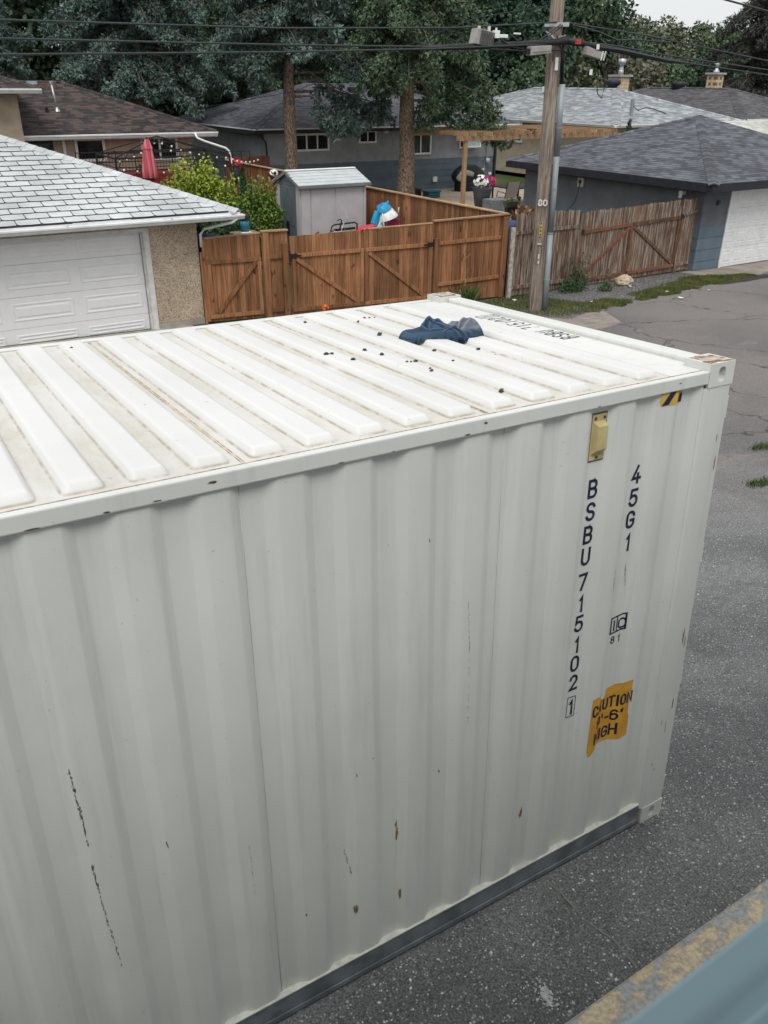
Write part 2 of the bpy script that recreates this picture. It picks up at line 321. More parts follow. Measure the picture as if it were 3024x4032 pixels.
def edge(x): return pl(EDGE, x)+.10*math.sin(x*5.1)+.07*math.sin(x*11.3+1)+.04*math.sin(x*23)
def sheet(name, m, x0, x1, f0, f1, dz, nx, ny):
    v = []; 
    for i in range(nx+1):
        x = x0+(x1-x0)*i/nx; a, b = f0(x), f1(x)
        for j in range(ny+1): y = a+(b-a)*j/ny; v.append((x, y, zg(x, y)+dz))
    return struct(MB().add(v, [(i*(ny+1)+j, (i+1)*(ny+1)+j, (i+1)*(ny+1)+j+1, i*(ny+1)+j+1) for i in range(nx) for j in range(ny)]).build(name, m))
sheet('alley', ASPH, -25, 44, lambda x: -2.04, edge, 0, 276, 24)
GRAV = mat('grey_gravel', (.12, .112, .115), .95, .35, 25, .8, 90, dirt=.5, dcol=(.07, .065, .06))
sheet('gravel_strip', GRAV, 10.2, 19.5, lambda x: edge(x)-.05, lambda x: 15.3+.06*(x-11.4), -.004, 60, 8)
sheet('garage_apron', mat('worn_concrete', (.27, .235, .2), .9, .2, 2, .4, 70, dirt=.5, dcol=(.12, .11, .1)), 19.15, 44, lambda x: edge(x)-.08 if x > 20 else 14.2-.25*(x-19.15)+.08*math.sin(x*9), lambda x: 15.7, .004, 60, 6)
sheet('garage_driveway', CONC, -4.5, 3.0, lambda x: 15.0, lambda x: 16.52, .004, 20, 4)
# pink-grey patch of old concrete and a dark damp strip at the verge
def blob(name, m, cx, cy, rx, ry, rot, dz, seed, n=40):
    rr = random.Random(seed); ph = [rr.uniform(0, 6.28) for _ in range(4)]; v = [(cx, cy, zg(cx, cy)+dz)]
    for i in range(n):
        a = 2*math.pi*i/n; k = 1+.16*math.sin(2*a+ph[0])+.10*math.sin(3*a+ph[1])+.06*math.sin(7*a+ph[2])+.04*math.sin(13*a+ph[3]); x, y = rx*k*math.cos(a), ry*k*math.sin(a)
        X, Y = cx+x*math.cos(rot)-y*math.sin(rot), cy+x*math.sin(rot)+y*math.cos(rot); v.append((X, Y, zg(X, Y)+dz))
    return MB().add(v, [(0, 1+i, 1+(i+1) % n) for i in range(n)]).build(name, m)
PATCH = mat('old_pinkish_concrete', (.235, .205, .182), .92, .2, 4, .5, 120)
struct(MB().add([(x, y, zg(x, y)+.004) for x, y in ((10.0, 13.4), (9.9, 11.1), (10.6, 10.75), (11.5, 11.0), (12.25, 12.3), (11.6, 12.28), (10.75, 12.0))], [(0, 1, 2, 3, 4, 5, 6)]).build('concrete_patch', PATCH))
struct(blob('damp_strip', mat('damp_soil', (.035, .033, .03), .85, .3, 6, .6, 60), 19.9, 13.55, 1.5, .33, .06, .008, 3))
sp_m = MB()
for i in range(150):
    a_, q_ = rng.uniform(0, 6.28), abs(rng.normal())*.55; cx, cy = -1.45+.05*q_*math.cos(a_)+.012*math.sin(a_), -.53+.085*q_*math.sin(a_); r_q = rng.uniform(.003, .012)*(1.15-min(.8, q_*.5))
    sp_m.add([(cx+r_q*rng.uniform(.5, 1.1)*math.cos(k*.9), cy+r_q*rng.uniform(.5, 1.1)*math.sin(k*.9), zg(cx, cy)+.004+.00002*i) for k in range(7)], [tuple(range(7))])
sp_o = sp_m.build('plaster_spatter', mat('spilled_plaster', (.46, .46, .45), .95, .2, 30, .6, 80)); sp_o['kind'] = 'structure'
struct(MB().add([(x+dx, y, zg(x, y)+.004) for x, y in ((-.99, .08), (-.955, -.12), (-.97, -.33), (-.93, -.5), (-.95, -.66)) for dx in (-.006, .006)], [(i*2, i*2+1, i*2+3, i*2+2) for i in range(4)]).build('paint_streak', mat('chalky_streak', (.20, .185, .17), .95)))
# loose pale chippings in the tar close to the building
tri = []
for _ in range(5200):
    x = rng.uniform(-3.2, 4.5); y = rng.uniform(-.68, .1) if rng.random() < .6 else rng.uniform(-.68, 4.5)
    if x < .02 and y > .02: continue
    r = rng.uniform(.003, .0095) if rng.random() < .8 else rng.uniform(.008, .014); z = zg(x, y)-.0015; a = rng.uniform(0, 3.1)
    p = [(x+r*math.cos(a+k*1.5708)*(1 if k % 2 else .7), y+r*math.sin(a+k*1.5708)*(1 if k % 2 else .7), z) for k in range(4)]+[(x, y, z+r*.65)]
    tri.append(p)
V = np.array(tri); n = len(V); F = np.array([[0, 1, 4], [1, 2, 4], [2, 3, 4], [3, 0, 4]])
fast('stone_chippings', V, (F[None]+(np.arange(n)*5)[:, None, None]).reshape(-1, 3), mat('pale_stone', (.42, .415, .39), .85, .15, 9, isl=.55), kind='stuff')
# ------------------------------------------------------------------ the building the picture is taken from
bl = thing('viewer_building', 'blue grey house wall with a blurred window sill at the bottom right edge', 'building', (-2, -2.05, 0))
WALLB = mat('pale_siding', (.60, .63, .63), .6, .08)
b = MB().box(-12, -5.2, -2.3, -2.05, -.2, 4.95).box(-1.6, 4, -2.3, -2.05, -.2, 4.95).box(-5.2, -1.6, -2.3, -2.05, -.2, 3.46).box(-5.2, -1.6, -2.3, -2.05, 4.8, 4.95)
b.box(-12, -11.8, -9, -2.3, -.2, 4.95).box(3.8, 4, -9, -2.3, -.2, 4.95).box(-12, 4, -9.2, -9, -.2, 4.95); b.build('wall', WALLB, bl)
MB().box(-12.3, 4.2, -9.5, -1.98, 4.952, 5.05).build('roof', S_DARK, bl); MB().box(-11.8, 3.8, -9, -2.3, 2.4, 2.5).build('floor', CONC, bl)
sl = MB().box(-5.2, -1.6, -2.40, -2.040, 3.462, 3.572).box(-5.2, -1.6, -2.40, -2.083, 3.574, 3.588).box(-5.2, -1.6, -2.40, -2.12, 3.59, 3.612)
sl.build('window_sill', mat('blue_grey_sill_paint', (.23, .33, .37), .4, .22, 5, st=(.15, 6, 6)), bl, bev=.004)
cb = tag(MB().add([(x, y, zg(x, -.7)+z) for x in [-14+.5*i for i in range(57)] for y, z in ((-.705, -.05), (-.705+.0, .05), (-.72, .062), (-.93, .066), (-.95, -.05))], [(i*5+k, i*5+k+1, (i+1)*5+k+1, (i+1)*5+k) for i in range(56) for k in range(4)]).build('concrete_curb', PEEL), 'low concrete curb with peeling tan paint in front of the window sill', 'curb')

# ------------------------------------------------------------------ shipping container (own frame, then tilted with the pad it stands on)
CC = Vector((-6, 1.2, 0))
ct = thing('shipping_container', 'big white corrugated steel shipping container standing in the alley', 'container')
ct.matrix_world = T @ Matrix.Translation(CC); PINV[ct.name] = Matrix.Translation(-CC)
PY, DEP, PIT = .012, .024, .2815; SEAMM = mat('seam_paint', (.50, .50, .46), .6)
KN = [0, .008, .044, .052, .09, .128, .137, .177, .186, .234]
def sy0(u):
    L = [(0, 0), (.008, .06), (.044, .94), (.052, 1), (.128, 1), (.137, .94), (.177, .06), (.186, 0), (1, 0)]
    for (p, f), (q, g_) in zip(L, L[1:]):
        if u <= q: return PY+DEP*(f+(g_-f)*(u-p)/(q-p))
def side_y(x):
    if x > -.1976: return PY
    u = (x+.3835) % PIT           # 0 = start of a trough; straight between the folds, like the sheet itself
    for p, q in zip(KN, KN[1:]+[PIT]):
        if u <= q: return sy0(p)+(sy0(min(q, PIT-1e-6))-sy0(p))*(u-p)/(q-p)
    return PY
def crease(x0, x1):
    out = []; k = int((x0+.3835)/PIT)-2
    while -.3835+PIT*k < x1+PIT:
        out += [-.3835+PIT*k+d for d in KN]; k += 1
    return sorted(x for x in out if x0 < x < x1)
def wav(x, z): return .0035*vn((x, 1, z), .35)*min(1, max(0, (-x-.15)*3)) if .17 < z < 2.8 else 0
def drape(bm, cx, cz, off=.0016):
    for v in bm.verts: v.co = Vector((v.co.x+cx, 0, v.co.y+cz))
    x0 = min(v.co.x for v in bm.verts); x1 = max(v.co.x for v in bm.verts)
    for c in crease(x0, x1): bmesh.ops.bisect_plane(bm, geom=bm.verts[:]+bm.edges[:]+bm.faces[:], plane_co=(c, 0, 0), plane_no=(1, 0, 0))
    for v in bm.verts: v.co.y = side_y(v.co.x)+wav(v.co.x, v.co.z)-off
    return bm
SEAM = [-.196, -1.405, -2.59, -3.775, -4.96, -6.145, -7.33, -8.515, -9.7, -10.885, -12.0]
ZR = [.168, .5, 1.0, 1.5, 2.0, 2.4, 2.802]
for k, (a, c) in enumerate(zip(SEAM[1:], SEAM)):
    X = [a+.001]+crease(a+.004, c-.004)+[c-.001]; v = []
    for z in ZR:
        for x in X: v.append((x, side_y(x)+wav(x, z), z))
    n = len(X); MB().add(v, [(j*n+i, j*n+i+1, (j+1)*n+i+1, (j+1)*n+i) for j in range(len(ZR)-1) for i in range(n-1)]).build('side_panel', PAINT, ct, True)
    if k: MB().tube([(c, side_y(c)+wav(c, z)-.0005, z) for z in ZR], .0014, 5).build('weld_seam', SEAMM, ct, True)
MB().add([(x, 2.426-.0+.0, z) for z in (.168, 2.802) for x in (-12, -.2)], [(0, 1, 3, 2)]).box(-12, -.2, 2.40, 2.426, .168, 2.80).build('far_side_panel', PAINT, ct)
MB().box(-12.13, -12.06, .06, 2.378, .1, 2.85).build('end_panel', PAINT, ct)
# rails
MB().box(-12.014, -.179, 0, .040, 2.797, 2.861).build('top_rail', PAINT, ct, bev=.006); MB().box(-12.014, -.179, 2.378, 2.438, 2.797, 2.861).build('top_rail', PAINT, ct, bev=.006)
RAILD = mat('bottom_rail_shade', (.15, .165, .178), .5, .3, 8)  # mostly shadow and gap under the lip, put into the rail colour
MB().box(-12.014, -.205, .010, .054, .018, .158).box(-12.014, -.205, .002, .010, .018, .05).build('bottom_rail', RAILD, ct, bev=.003)
MB().box(-12.014, -.205, .003, .062, .159, .1675).build('rail_lip', mat('pale_rail_lip', (.62, .62, .55), .5, .12, 20, dirt=.35), ct, bev=.002)
MB().box(-12.014, -.179, 2.384, 2.438, .018, .165).build('bottom_rail', RAILD, ct)
MB().box(-12.1, -.05, .06, 2.38, .12, .16).build('floor', DARKW, ct)
# corner castings
def casting(sx, sy, sz):
    lx, ly, lz = .178, .162, .118; bm = MB()
    def hole(o, eu, ev, en, lu, lv, ru, rv, n=12):
        o, eu, ev, en = map(Vector, (o, eu, ev, en)); c = o+eu*lu/2+ev*lv/2; out = []; inn = []
        for k in range(n):
            a = 2*math.pi*(k+.5)/n; cu, sv = math.cos(a), math.sin(a); q = max(abs(cu), abs(sv)); out.append(c+eu*(cu/q)*lu/2+ev*(sv/q)*lv/2)
            pu = abs(cu)**.7*math.copysign(1, cu)*ru; pv = abs(sv)**.7*math.copysign(1, sv)*rv; inn.append(c+eu*pu+ev*pv)
        # squared corners of the face
        cr = [o, o+eu*lu, o+eu*lu+ev*lv, o+ev*lv]; vs = out+inn+[p-en*.028 for p in inn]+[c-en*.045]; fs = [(k, (k+1) % n, n+(k+1) % n, n+k) for k in range(n)]+[(n+k, n+(k+1) % n, 2*n+(k+1) % n, 2*n+k) for k in range(n)]+[(2*n+k, 2*n+(k+1) % n, 3*n) for k in range(n)]
        bm.add(vs, fs)
        for q in cr:
            near = sorted(range(n), key=lambda k: (out[k]-q).length)[:2]; bm.add([q, out[near[0]], out[near[1]]], [(0, 1, 2)])
    X = lambda x: -x if sx > 0 else -12.192+x
    Yf = lambda y: y if sy < 0 else 2.438-y
    Z = lambda z: 2.896-z if sz > 0 else z
    P = lambda x, y, z: (X(x), Yf(y), Z(z))
    d = lambda a, b: (Vector(b)-Vector(a)).normalized()
    o = P(0, 0, 0); ex, ey, ez = d(o, P(1, 0, 0)), d(o, P(0, 1, 0)), d(o, P(0, 0, 1))
    hole(o, ex, ey, -ez, lx, ly, .060, .031); hole(o, ex, ez, -ey, lx, lz, .026, .038); hole(o, ey, ez, -ex, ly, lz, .024, .036)
    p = [P(x, y, z) for z in (0, lz) for y in (0, ly) for x in (0, lx)]
    bm.add(p, [(4, 5, 7, 6), (2, 3, 7, 6), (1, 3, 7, 5)])
    # paint on the faces, rust on the worn top pad
    o2 = bm.build('corner_casting', PAINT, ct); return o2
for sx in (1, -1):
    for sy in (-1, 1):
        for sz in (1, -1): casting(sx, sy, sz)
for y0 in (0, 2.276):   # rusty wear pads round the lifting slots on top
    v = []; n = 28; rr = random.Random(3 if y0 else 4)
    for k in range(n):
        a = 2*math.pi*(k+.5)/n; cu, sv = math.cos(a), math.sin(a)
        v.append((-.089+.061*abs(cu)**.7*math.copysign(1, cu), y0+.081+.032*abs(sv)**.7*math.copysign(1, sv), 2.8966))
    for k in range(n):
        a = 2*math.pi*(k+.5)/n; cu, sv = math.cos(a), math.sin(a); q = max(abs(cu), abs(sv)); m_ = rr.uniform(.72, 1.0)
        v.append((-.089+cu/q*.088*m_, y0+.081+sv/q*.080*m_, 2.8966))
    MB().add(v, [(k, (k+1) % n, n+(k+1) % n, n+k) for k in range(n)]).build('rust_wear', RUST, ct)
# corner posts and door frame
def post(y0, s):
    pr = [(-.196, .060), (-.196, .013), (-.188, .0075), (-.178, .005), (-.172, .0042), (-.160, .004), (-.012, .004), (-.004, .008), (0, .016), (0, .15), (-.15, .15)]
    v = [(x, y0+s*y, z) for z in (.118, 2.778) for x, y in pr]; n = len(pr)
    o = MB().add(v, [(i, (i+1) % n, n+(i+1) % n, n+i) for i in range(n)]).build('corner_post', PAINT, ct)
    for p in o.data.polygons: p.use_smooth = p.index < 8
post(0, 1); post(2.438, -1)
MB().box(-.15, -.02, .15, 2.288, .02, .15).build('door_sill', PAINT, ct, bev=.004)
MB().box(-.115, -.004, .162, 2.276, 2.70, 2.884).build('door_header', PAINT, ct, bev=.014)
MB().box(-.385, -.116, .0445, 2.366, 2.848, 2.857).build('header_plate', m_paint('header_paint', (.655, .652, .63), 'side'), ct, bev=.003)
for y0, y1 in ((.16, 1.212), (1.224, 2.278)):
    d_ = MB().box(-.055, -.015, y0, y1, .16, 2.69).build('door', PAINT, ct)
    for yb in (y0+.28, y1-.28): MB().tube([(.012, yb, .1), (.012, yb, 2.76)], .017, 8).build('lock_rod', GALV, d_, True)
    MB().box(.0, .05, y0+.25, y0+.75, 1.15, 1.18).build('handle', GALV, d_)
for z in (2.655, 1.835, 1.03, .235):
    for yy in (.03, 2.408):
        MB().lathe((.006, yy, z-.047), [(.0165, 0), (.0165, .094)], 12).box(-.012, .004, yy-.02, yy+.10, z-.045, z+.045).build('hinge', PAINT, ct)
        for zl in (z+.049, z-.056): MB().box(-.02, .007, yy-.020, yy+.016, zl, zl+.008).build('hinge_lug', PAINT, ct)
# roof sheets with pressed ribs
def ribh(x, y):
    u = (x+.430) % .2156-.2156+.004      # -.2156..0, right edge of a rib at 0
    sm = lambda t: (lambda q: .35*q+.65*q*q*(3-2*q))(max(0, min(1, t)))
    hx = min(sm((u+.143)/.021), sm((.001-u)/.021)) if u < .004 else 0
    hy = min(sm((y-.075)/.040), sm((2.352-y)/.040)); return .034*min(hx, 1)*hy
RS = [-.385]+[-1.474-1.078*k for k in range(10)]+[-12.04]
YS = [.044, .06, .075, .08, .085, .091, .097, .103, .109, .115, .13, .2, .5, 1.0, 1.5, 2.0, 2.25, 2.297, 2.307, 2.316, 2.325, 2.334, 2.343, 2.352, 2.37]
for a, c in zip(RS[1:], RS):
    if a < -12.0: a = -12.04
    n = max(2, int(round((c-a)/.0098))); v = []; XX = [a+(c-a)*i/n for i in range(n+1)]
    for x in XX:
        for y in YS: v.append((x, y, 2.852+ribh(x, y)+.0010*vn((x, y, 0), .3)*(1 if .1 < y < 2.3 else 0)))
    m_ = len(YS); MB().add(v, [(i*m_+j, (i+1)*m_+j, (i+1)*m_+j+1, i*m_+j+1) for i in range(n) for j in range(m_-1)]).build('roof_panel', RPAINT, ct, True)
for x in RS[1:8]:
    MB().box(x-.006, x-.0035, .07, 2.36, 2.851, 2.8548).box(x+.004, x+.0065, .07, 2.36, 2.851, 2.8548).build('roof_seam', mat('rusty_seam_sealant', (.46, .38, .27), .8, .5, 30), ct)
MB().box(-12.0, -.19, .0405, .0435, 2.853, 2.8606).build('rust_line', mat('rust_line', (.36, .27, .17), .9, .6, 40), ct)
# vent cover, hazard and caution decals, lettering, marks
VY = mat('yellowed_plastic', (.50, .41, .20), .5, .12, 12); vxm, vzm = -.866, 2.65; yv = side_y(-.89)
vo = MB().box(-.901, -.815, yv-.006, yv-.001, 2.536, 2.756).build('vent_cover', VY, ct, bev=.002)
MB().add([(x, y, z) for z, y, i in ((2.564, yv-.0065, 0), (2.594, yv-.038, .004), (2.709, yv-.038, .004), (2.724, yv-.0065, 0)) for x in (-.894+i, -.826-i)], [(0, 1, 3, 2), (2, 3, 5, 4), (4, 5, 7, 6), (0, 2, 4, 6), (1, 7, 5, 3)]).build('vent_hood', VY, vo, bev=.003)
for x, z in ((-.885, 2.739), (-.830, 2.739), (-.858, 2.550)): MB().lathe((x, yv-.0105, z), [(.007, 0), (.007, .0045)], 8, 1).build('rivet', mat('rusted_bolt', (.08, .05, .035), .8), vo)
MB().box(-.906, -.810, yv-.0032, yv-.0005, 2.529, 2.763).build('sealant_edge', mat('dark_sealant', (.10, .085, .06), .8), vo)
def chars(txts, cx, size, wt=.155, wd=.46):
    for t, z in txts:
        bm = text_mb(t, size, wt, wd); bm_obj('letter' if t.isalpha() else 'numeral', drape(bm, cx, z), INK, ct)
chars([('B', 2.3938), ('S', 2.271), ('B', 2.1533), ('U', 2.0305), ('7', 1.8896), ('1', 1.7688), ('5', 1.6491), ('1', 1.5263), ('0', 1.4096), ('2', 1.2909), ('1', 1.1379)], -0.8512, .098)
chars([('4', 2.4028), ('5', 2.279), ('G', 2.1613), ('1', 2.0375)], -0.5685, .098)
chars([('8', 1.4629)], -0.5876, .046, .15, .5); chars([('1', 1.4629)], -0.5433, .046, .15, .5)
def ring(name, poly, w, m, inner=None):
    bm = bmesh.new(); n = len(poly); cx = sum(p[0] for p in poly)/n; cz = sum(p[1] for p in poly)/n; N = 6
    L = [((a[0]*(1-t/N)+b_[0]*t/N), (a[1]*(1-t/N)+b_[1]*t/N)) for a, b_ in zip(poly, poly[1:]+poly[:1]) for t in range(N)]
    def ins(p):
        dx, dz = p[0]-cx, p[1]-cz; return (cx+dx*(1-w/max(abs(poly[0][0]-cx), .001)), cz+dz*(1-w/max(abs(poly[0][1]-cz), .001)))
    o = [bm.verts.new((x, z, 0)) for x, z in L]; i_ = [bm.verts.new((*ins(p), 0)) for p in L]
    for k in range(len(L)): bm.faces.new((o[k], o[(k+1) % len(L)], i_[(k+1) % len(L)], i_[k]))
    return bm_obj(name, drape(bm, 0, 0), m, ct)
ring('numeral_box', [(-0.8824, 1.0745), (-0.821, 1.0705), (-0.819, 1.1993), (-0.8794, 1.2053)], .0045, INK)
ring('logo_frame', [(-0.616, 1.5004), (-0.5087, 1.5109), (-0.5087, 1.6141), (-0.616, 1.604)], .010, INK)
bm = text_mb('i', .066, .16, .5); bm_obj('letter', drape(bm, -0.5886, 1.5515), INK, ct); bm = text_mb('C', .066, .16, .62); bm_obj('letter', drape(bm, -0.5344, 1.5526), INK, ct)
bm = bmesh.new(); bm.faces.new([bm.verts.new((x, z, 0)) for x, z in ((-0.5725, 1.5072), (-0.5644, 1.5072), (-0.5644, 1.5978), (-0.5725, 1.5978))]); bm_obj('logo_bar', drape(bm, 0, 0), INK, ct)
def decal(name, poly, m, off=.0012, par=None, label=None):
    bm = bmesh.new(); bm.faces.new([bm.verts.new((x, z, 0)) for x, z in poly]); bmesh.ops.triangulate(bm, faces=bm.faces[:])
    o = bm_obj(name, drape(bm, 0, 0, off), m, ct if par is None else par)
    if label: o['label'] = label
    return o
dec = decal('caution_decal', [(-0.7169, 0.7847), (-0.7149, 0.9094), (-0.7129, 1.029), (-0.7089, 1.1366), (-0.681, 1.1366), (-0.6539, 1.1366), (-0.6219, 1.0947), (-0.6037, 1.0876), (-0.5916, 1.1178), (-0.5876, 1.153), (-0.5413, 1.155), (-0.5006, 1.1655), (-0.4069, 1.1586), (-0.4138, 1.0689), (-0.4218, 0.9941), (-0.4208, 0.9393), (-0.4099, 0.9143), (-0.4089, 0.7798), (-0.4547, 0.7748), (-0.5122, 0.782), (-0.5876, 0.7927), (-0.6454, 0.7904), (-0.681, 0.7548), (-0.6989, 0.7449)], mat('orange_decal', (.60, .30, .035), .55, .12, 9, dirt=.3), .0012, None, 'torn orange CAUTION decal with black letters')
for t, cx, z, s_, k in (('CAUTION', -.552, 1.050, .076, .40), ("9'-6\"", -.562, .953, .074, .50), ('HIGH', -.580, .856, .080, .46)):
    bm_obj('decal_text', drape(text_mb(t, s_, .17, k), cx, z, .0022), INK, dec)
pill = [(-0.4919, 2.7592), (-0.4878, 2.7409), (-0.4757, 2.7346), (-0.3249, 2.7258), (-0.3189, 2.7379), (-0.3189, 2.7782), (-0.3259, 2.7862), (-0.4757, 2.7994), (-0.4878, 2.7878)]
hz = decal('hazard_decal', pill, mat('yellow_decal', (.58, .36, .07), .5, .1, 9), .0012, None, 'small yellow and black hazard strip')
decal('hazard_stripe', [(-0.4832, 2.7349), (-0.4348, 2.7361), (-0.3859, 2.7969), (-0.4258, 2.7984)], INK, .0021, hz); decal('hazard_stripe', [(-0.3765, 2.736), (-0.3219, 2.7279), (-0.3199, 2.7631), (-0.3259, 2.7762)], INK, .0021, hz)
def scuff(path, w, n, m, seed, label=None):
    rr = random.Random(seed); bm = bmesh.new(); L = list(zip(path, path[1:]))
    for _ in range(n):
        (a, b_), (c, d_) = rr.choice(L); t = rr.random(); x, z = a+(c-a)*t+rr.gauss(0, w*.6), b_+(d_-b_)*t; l = rr.uniform(.4, 2.2)*w*2; h = rr.uniform(.25, .7)*w
        bm.faces.new([bm.verts.new((x+q*h+(c-a)*s_*l*.3, z+s_*l+rr.uniform(-.3, .3)*h, 0)) for s_, q in ((-1, -.3), (-.4, .8), (.5, .6), (1, 0), (.3, -.9))])
    o = bm_obj('scuff', drape(bm, 0, 0, .001), m, ct)
SCU = mat('dark_scuff', (.10, .10, .095), .8, .4, 80); BRN = mat('brown_smear', (.24, .16, .07), .8, .3, 60); GRY = mat('faint_scuff', (.33, .33, .31), .7, .3, 60)
scuff([(-3.312, 1.862), (-3.305, 1.682), (-3.301, 1.50)], .0035, 60, SCU, 1); scuff([(-3.299, 1.40), (-3.297, 1.273)], .004, 30, SCU, 2); scuff([(-3.297, 1.27), (-3.286, 1.079), (-3.267, .827)], .003, 50, SCU, 3)
scuff([(-1.577, 2.038), (-1.56, 1.766), (-1.553, 1.344)], .0028, 70, GRY, 4); scuff([(-1.45, 1.3), (-1.30, .6)], .0018, 30, GRY, 5)
for p, s_ in (([(-1.941, .89), (-1.938, .79)], 6), ([(-1.924, .44), (-1.927, .40)], 7), ([(-1.933, .33), (-1.93, .25)], 8), ([(-2.185, .49), (-2.187, .46)], 9), ([(-1.144, .571), (-1.149, .535)], 10)): scuff(p, .007, 16, BRN, s_)
scuff([(-2.235, .91), (-2.2, .72)], .004, 22, mat('khaki_smear', (.30, .28, .18), .8), 11); scuff([(-3.02, 1.372), (-3.017, 1.345)], .003, 8, SCU, 12); scuff([(-2.69, 1.2), (-2.68, .85)], .0025, 25, GRY, 13)
for p, s_ in (((-2.08, 1.37), 14), ((-2.164, 1.31), 15), ((-1.79, 2.378), 16), ((-2.45, .62), 17), ((-1.7, 1.1), 18)): scuff([p, (p[0]+.004, p[1]-.01)], .003, 5, SCU, s_)
scuff([(-.652, 1.90), (-.640, 1.74)], .004, 26, GRY, 20); scuff([(-.562, 1.90), (-.547, 1.78)], .004, 26, mat('old_glue_marks', (.30, .27, .23), .8), 21)
RCH = mat('rust_chip', (.10, .05, .035), .9, .4, 60)
def chip(name, pts, m):  # small irregular marks lying on the rail face (y = 0)
    bm = MB()
    for i, (x, z, l, h) in enumerate(pts):
        rr = random.Random(i); n = 9; bm.add([(x+l*math.cos(6.283*k/n)*rr.uniform(.6, 1), -.0012, z+h*math.sin(6.283*k/n)*rr.uniform(.5, 1)) for k in range(n)], [tuple(range(n))])
    bm.build(name, m, ct)
chip('rust_chip', [(-3.277, 2.803, .028, .004), (-2.693, 2.832, .022, .006), (-3.051, 2.806, .014, .004), (-2.885, 2.808, .02, .003), (-1.532, 2.840, .012, .006), (-1.622, 2.806, .016, .004), (-.384, 2.834, .012, .003), (-2.2, 2.803, .018, .003), (-1.972, 2.803, .008, .003), (-.9, 2.805, .012, .003), (-3.6, 2.81, .02, .004)], RCH)
def chip2(pts):
    bm = MB()
    for i, (x, z, l, h) in enumerate(pts):
        rr = random.Random(i+5); n = 9; bm.add([(x+l*math.cos(6.283*k/n)*rr.uniform(.5, 1), .003, z+h*math.sin(6.283*k/n)*rr.uniform(.6, 1)) for k in range(n)], [tuple(range(n))])
    bm.build('rust_streak', mat('rust_streak', (.22, .105, .055), .9, .4, 40), ct)
chip2([(-.05, 1.317, .006, .07), (-.03, 1.28, .004, .05), (-.048, .86, .007, .05), (-.12, .75, .003, .03), (-.045, 2.5, .004, .03), (-.03, 2.36, .006, .05), (-.08, .7, .003, .06), (-.15, .45, .004, .015), (-.12, .40, .012, .003)])
# worn serial number stencilled on the roof by the doors
for i, ch in enumerate('BSBU 715102'):
    if ch == ' ': continue
    bm = text_mb(ch, .125, .10, .30)
    for v in bm.verts: v.co = Vector((-.205-v.co.y, .955+i*.066+v.co.x, 2.8585))
    rr = random.Random(i+40); bmesh.ops.triangulate(bm, faces=bm.faces[:]); bmesh.ops.subdivide_edges(bm, edges=bm.edges[:], cuts=1, use_grid_fill=True)
    fs = [f for f in bm.faces if rr.random() < .16]; bmesh.ops.delete(bm, geom=fs, context='FACES'); bm_obj('roof_letter' if ch.isalpha() else 'roof_numeral', bm, INK, ct)
bm = text_mb('1', .11, .10, .35)
for v in bm.verts: v.co = Vector((-.205-v.co.y, 1.70+v.co.x, 2.8585))
bm_obj('roof_numeral', bm, INK, ct)
MB().add([(x, y, 2.8585) for x, y in ((-.28, 1.665), (-.13, 1.665), (-.13, 1.745), (-.28, 1.745), (-.274, 1.670), (-.136, 1.670), (-.136, 1.740), (-.274, 1.740))], [(k, (k+1) % 4, 4+(k+1) % 4, 4+k) for k in range(4)]).build('roof_numeral_box', INK, ct)

# ------------------------------------------------------------------ denim jacket and dirt clumps lying on the container roof
def roofP(x, y, z=0): return T @ Vector((x, y, 2.875+z))
DEN = NT('dark_denim'); c = DEN.mix(DEN.ramp(DEN.noise(5, 5), .4, .65), (.009, .022, .045), (.028, .055, .092)); c = DEN.scale(c, DEN.ramp(DEN.noise(300, 2), .3, .7, .7, 1.3)); pt_ = DEN.ramp(DEN.geo.outputs['Pointiness'], .485, .54); c = DEN.mix(DEN.math('MULTIPLY', pt_, .75), c, (.085, .13, .18)); c = DEN.scale(c, DEN.ramp(DEN.geo.outputs['Pointiness'], .44, .5, .35, 1.0)); DEN.bump(DEN.noise(28, 4), .4, .01); DEN = DEN.done(c, .95, spec=.1)  # ridges faded as wear; valleys darkened in the colour as fold shade
LIN = NT('grey_lining'); c = LIN.mix(LIN.ramp(LIN.noise(5, 5), .4, .65), (.085, .10, .125), (.16, .175, .20)); c = LIN.mix(LIN.math('MULTIPLY', LIN.ramp(LIN.geo.outputs['Pointiness'], .485, .54), .6), c, (.28, .30, .33)); c = LIN.scale(c, LIN.ramp(LIN.geo.outputs['Pointiness'], .44, .5, .35, 1.0)); LIN.bump(LIN.noise(24, 4), .5, .01); LIN = LIN.done(c, .95, spec=.1)  # fold shading put into the lining colour: paler ridges, darker valleys
jk = thing('denim_jacket', 'crumpled dark blue denim jacket with grey lining lying on the white container roof', 'jacket', tuple(roofP(-.85, 1.3)))
def seg_d(p, a, b):
    ax, ay = b[0]-a[0], b[1]-a[1]; t = max(0, min(1, ((p[0]-a[0])*ax+(p[1]-a[1])*ay)/(ax*ax+ay*ay+1e-12))); return math.hypot(p[0]-a[0]-ax*t, p[1]-a[1]-ay*t)
def inside(p, P_):
    c = False
    for (x0, y0), (x1, y1) in zip(P_, P_[1:]+P_[:1]):
        if (y0 > p[1]) != (y1 > p[1]) and p[0] < (x1-x0)*(p[1]-y0)/(y1-y0)+x0: c = not c
    return c
def smooth_poly(P_, n=3):
    for _ in range(n): P_ = [q for a, b in zip(P_, P_[1:]+P_[:1]) for q in ((.75*a[0]+.25*b[0], .75*a[1]+.25*b[1]), (.25*a[0]+.75*b[0], .25*a[1]+.75*b[1]))]
    return P_
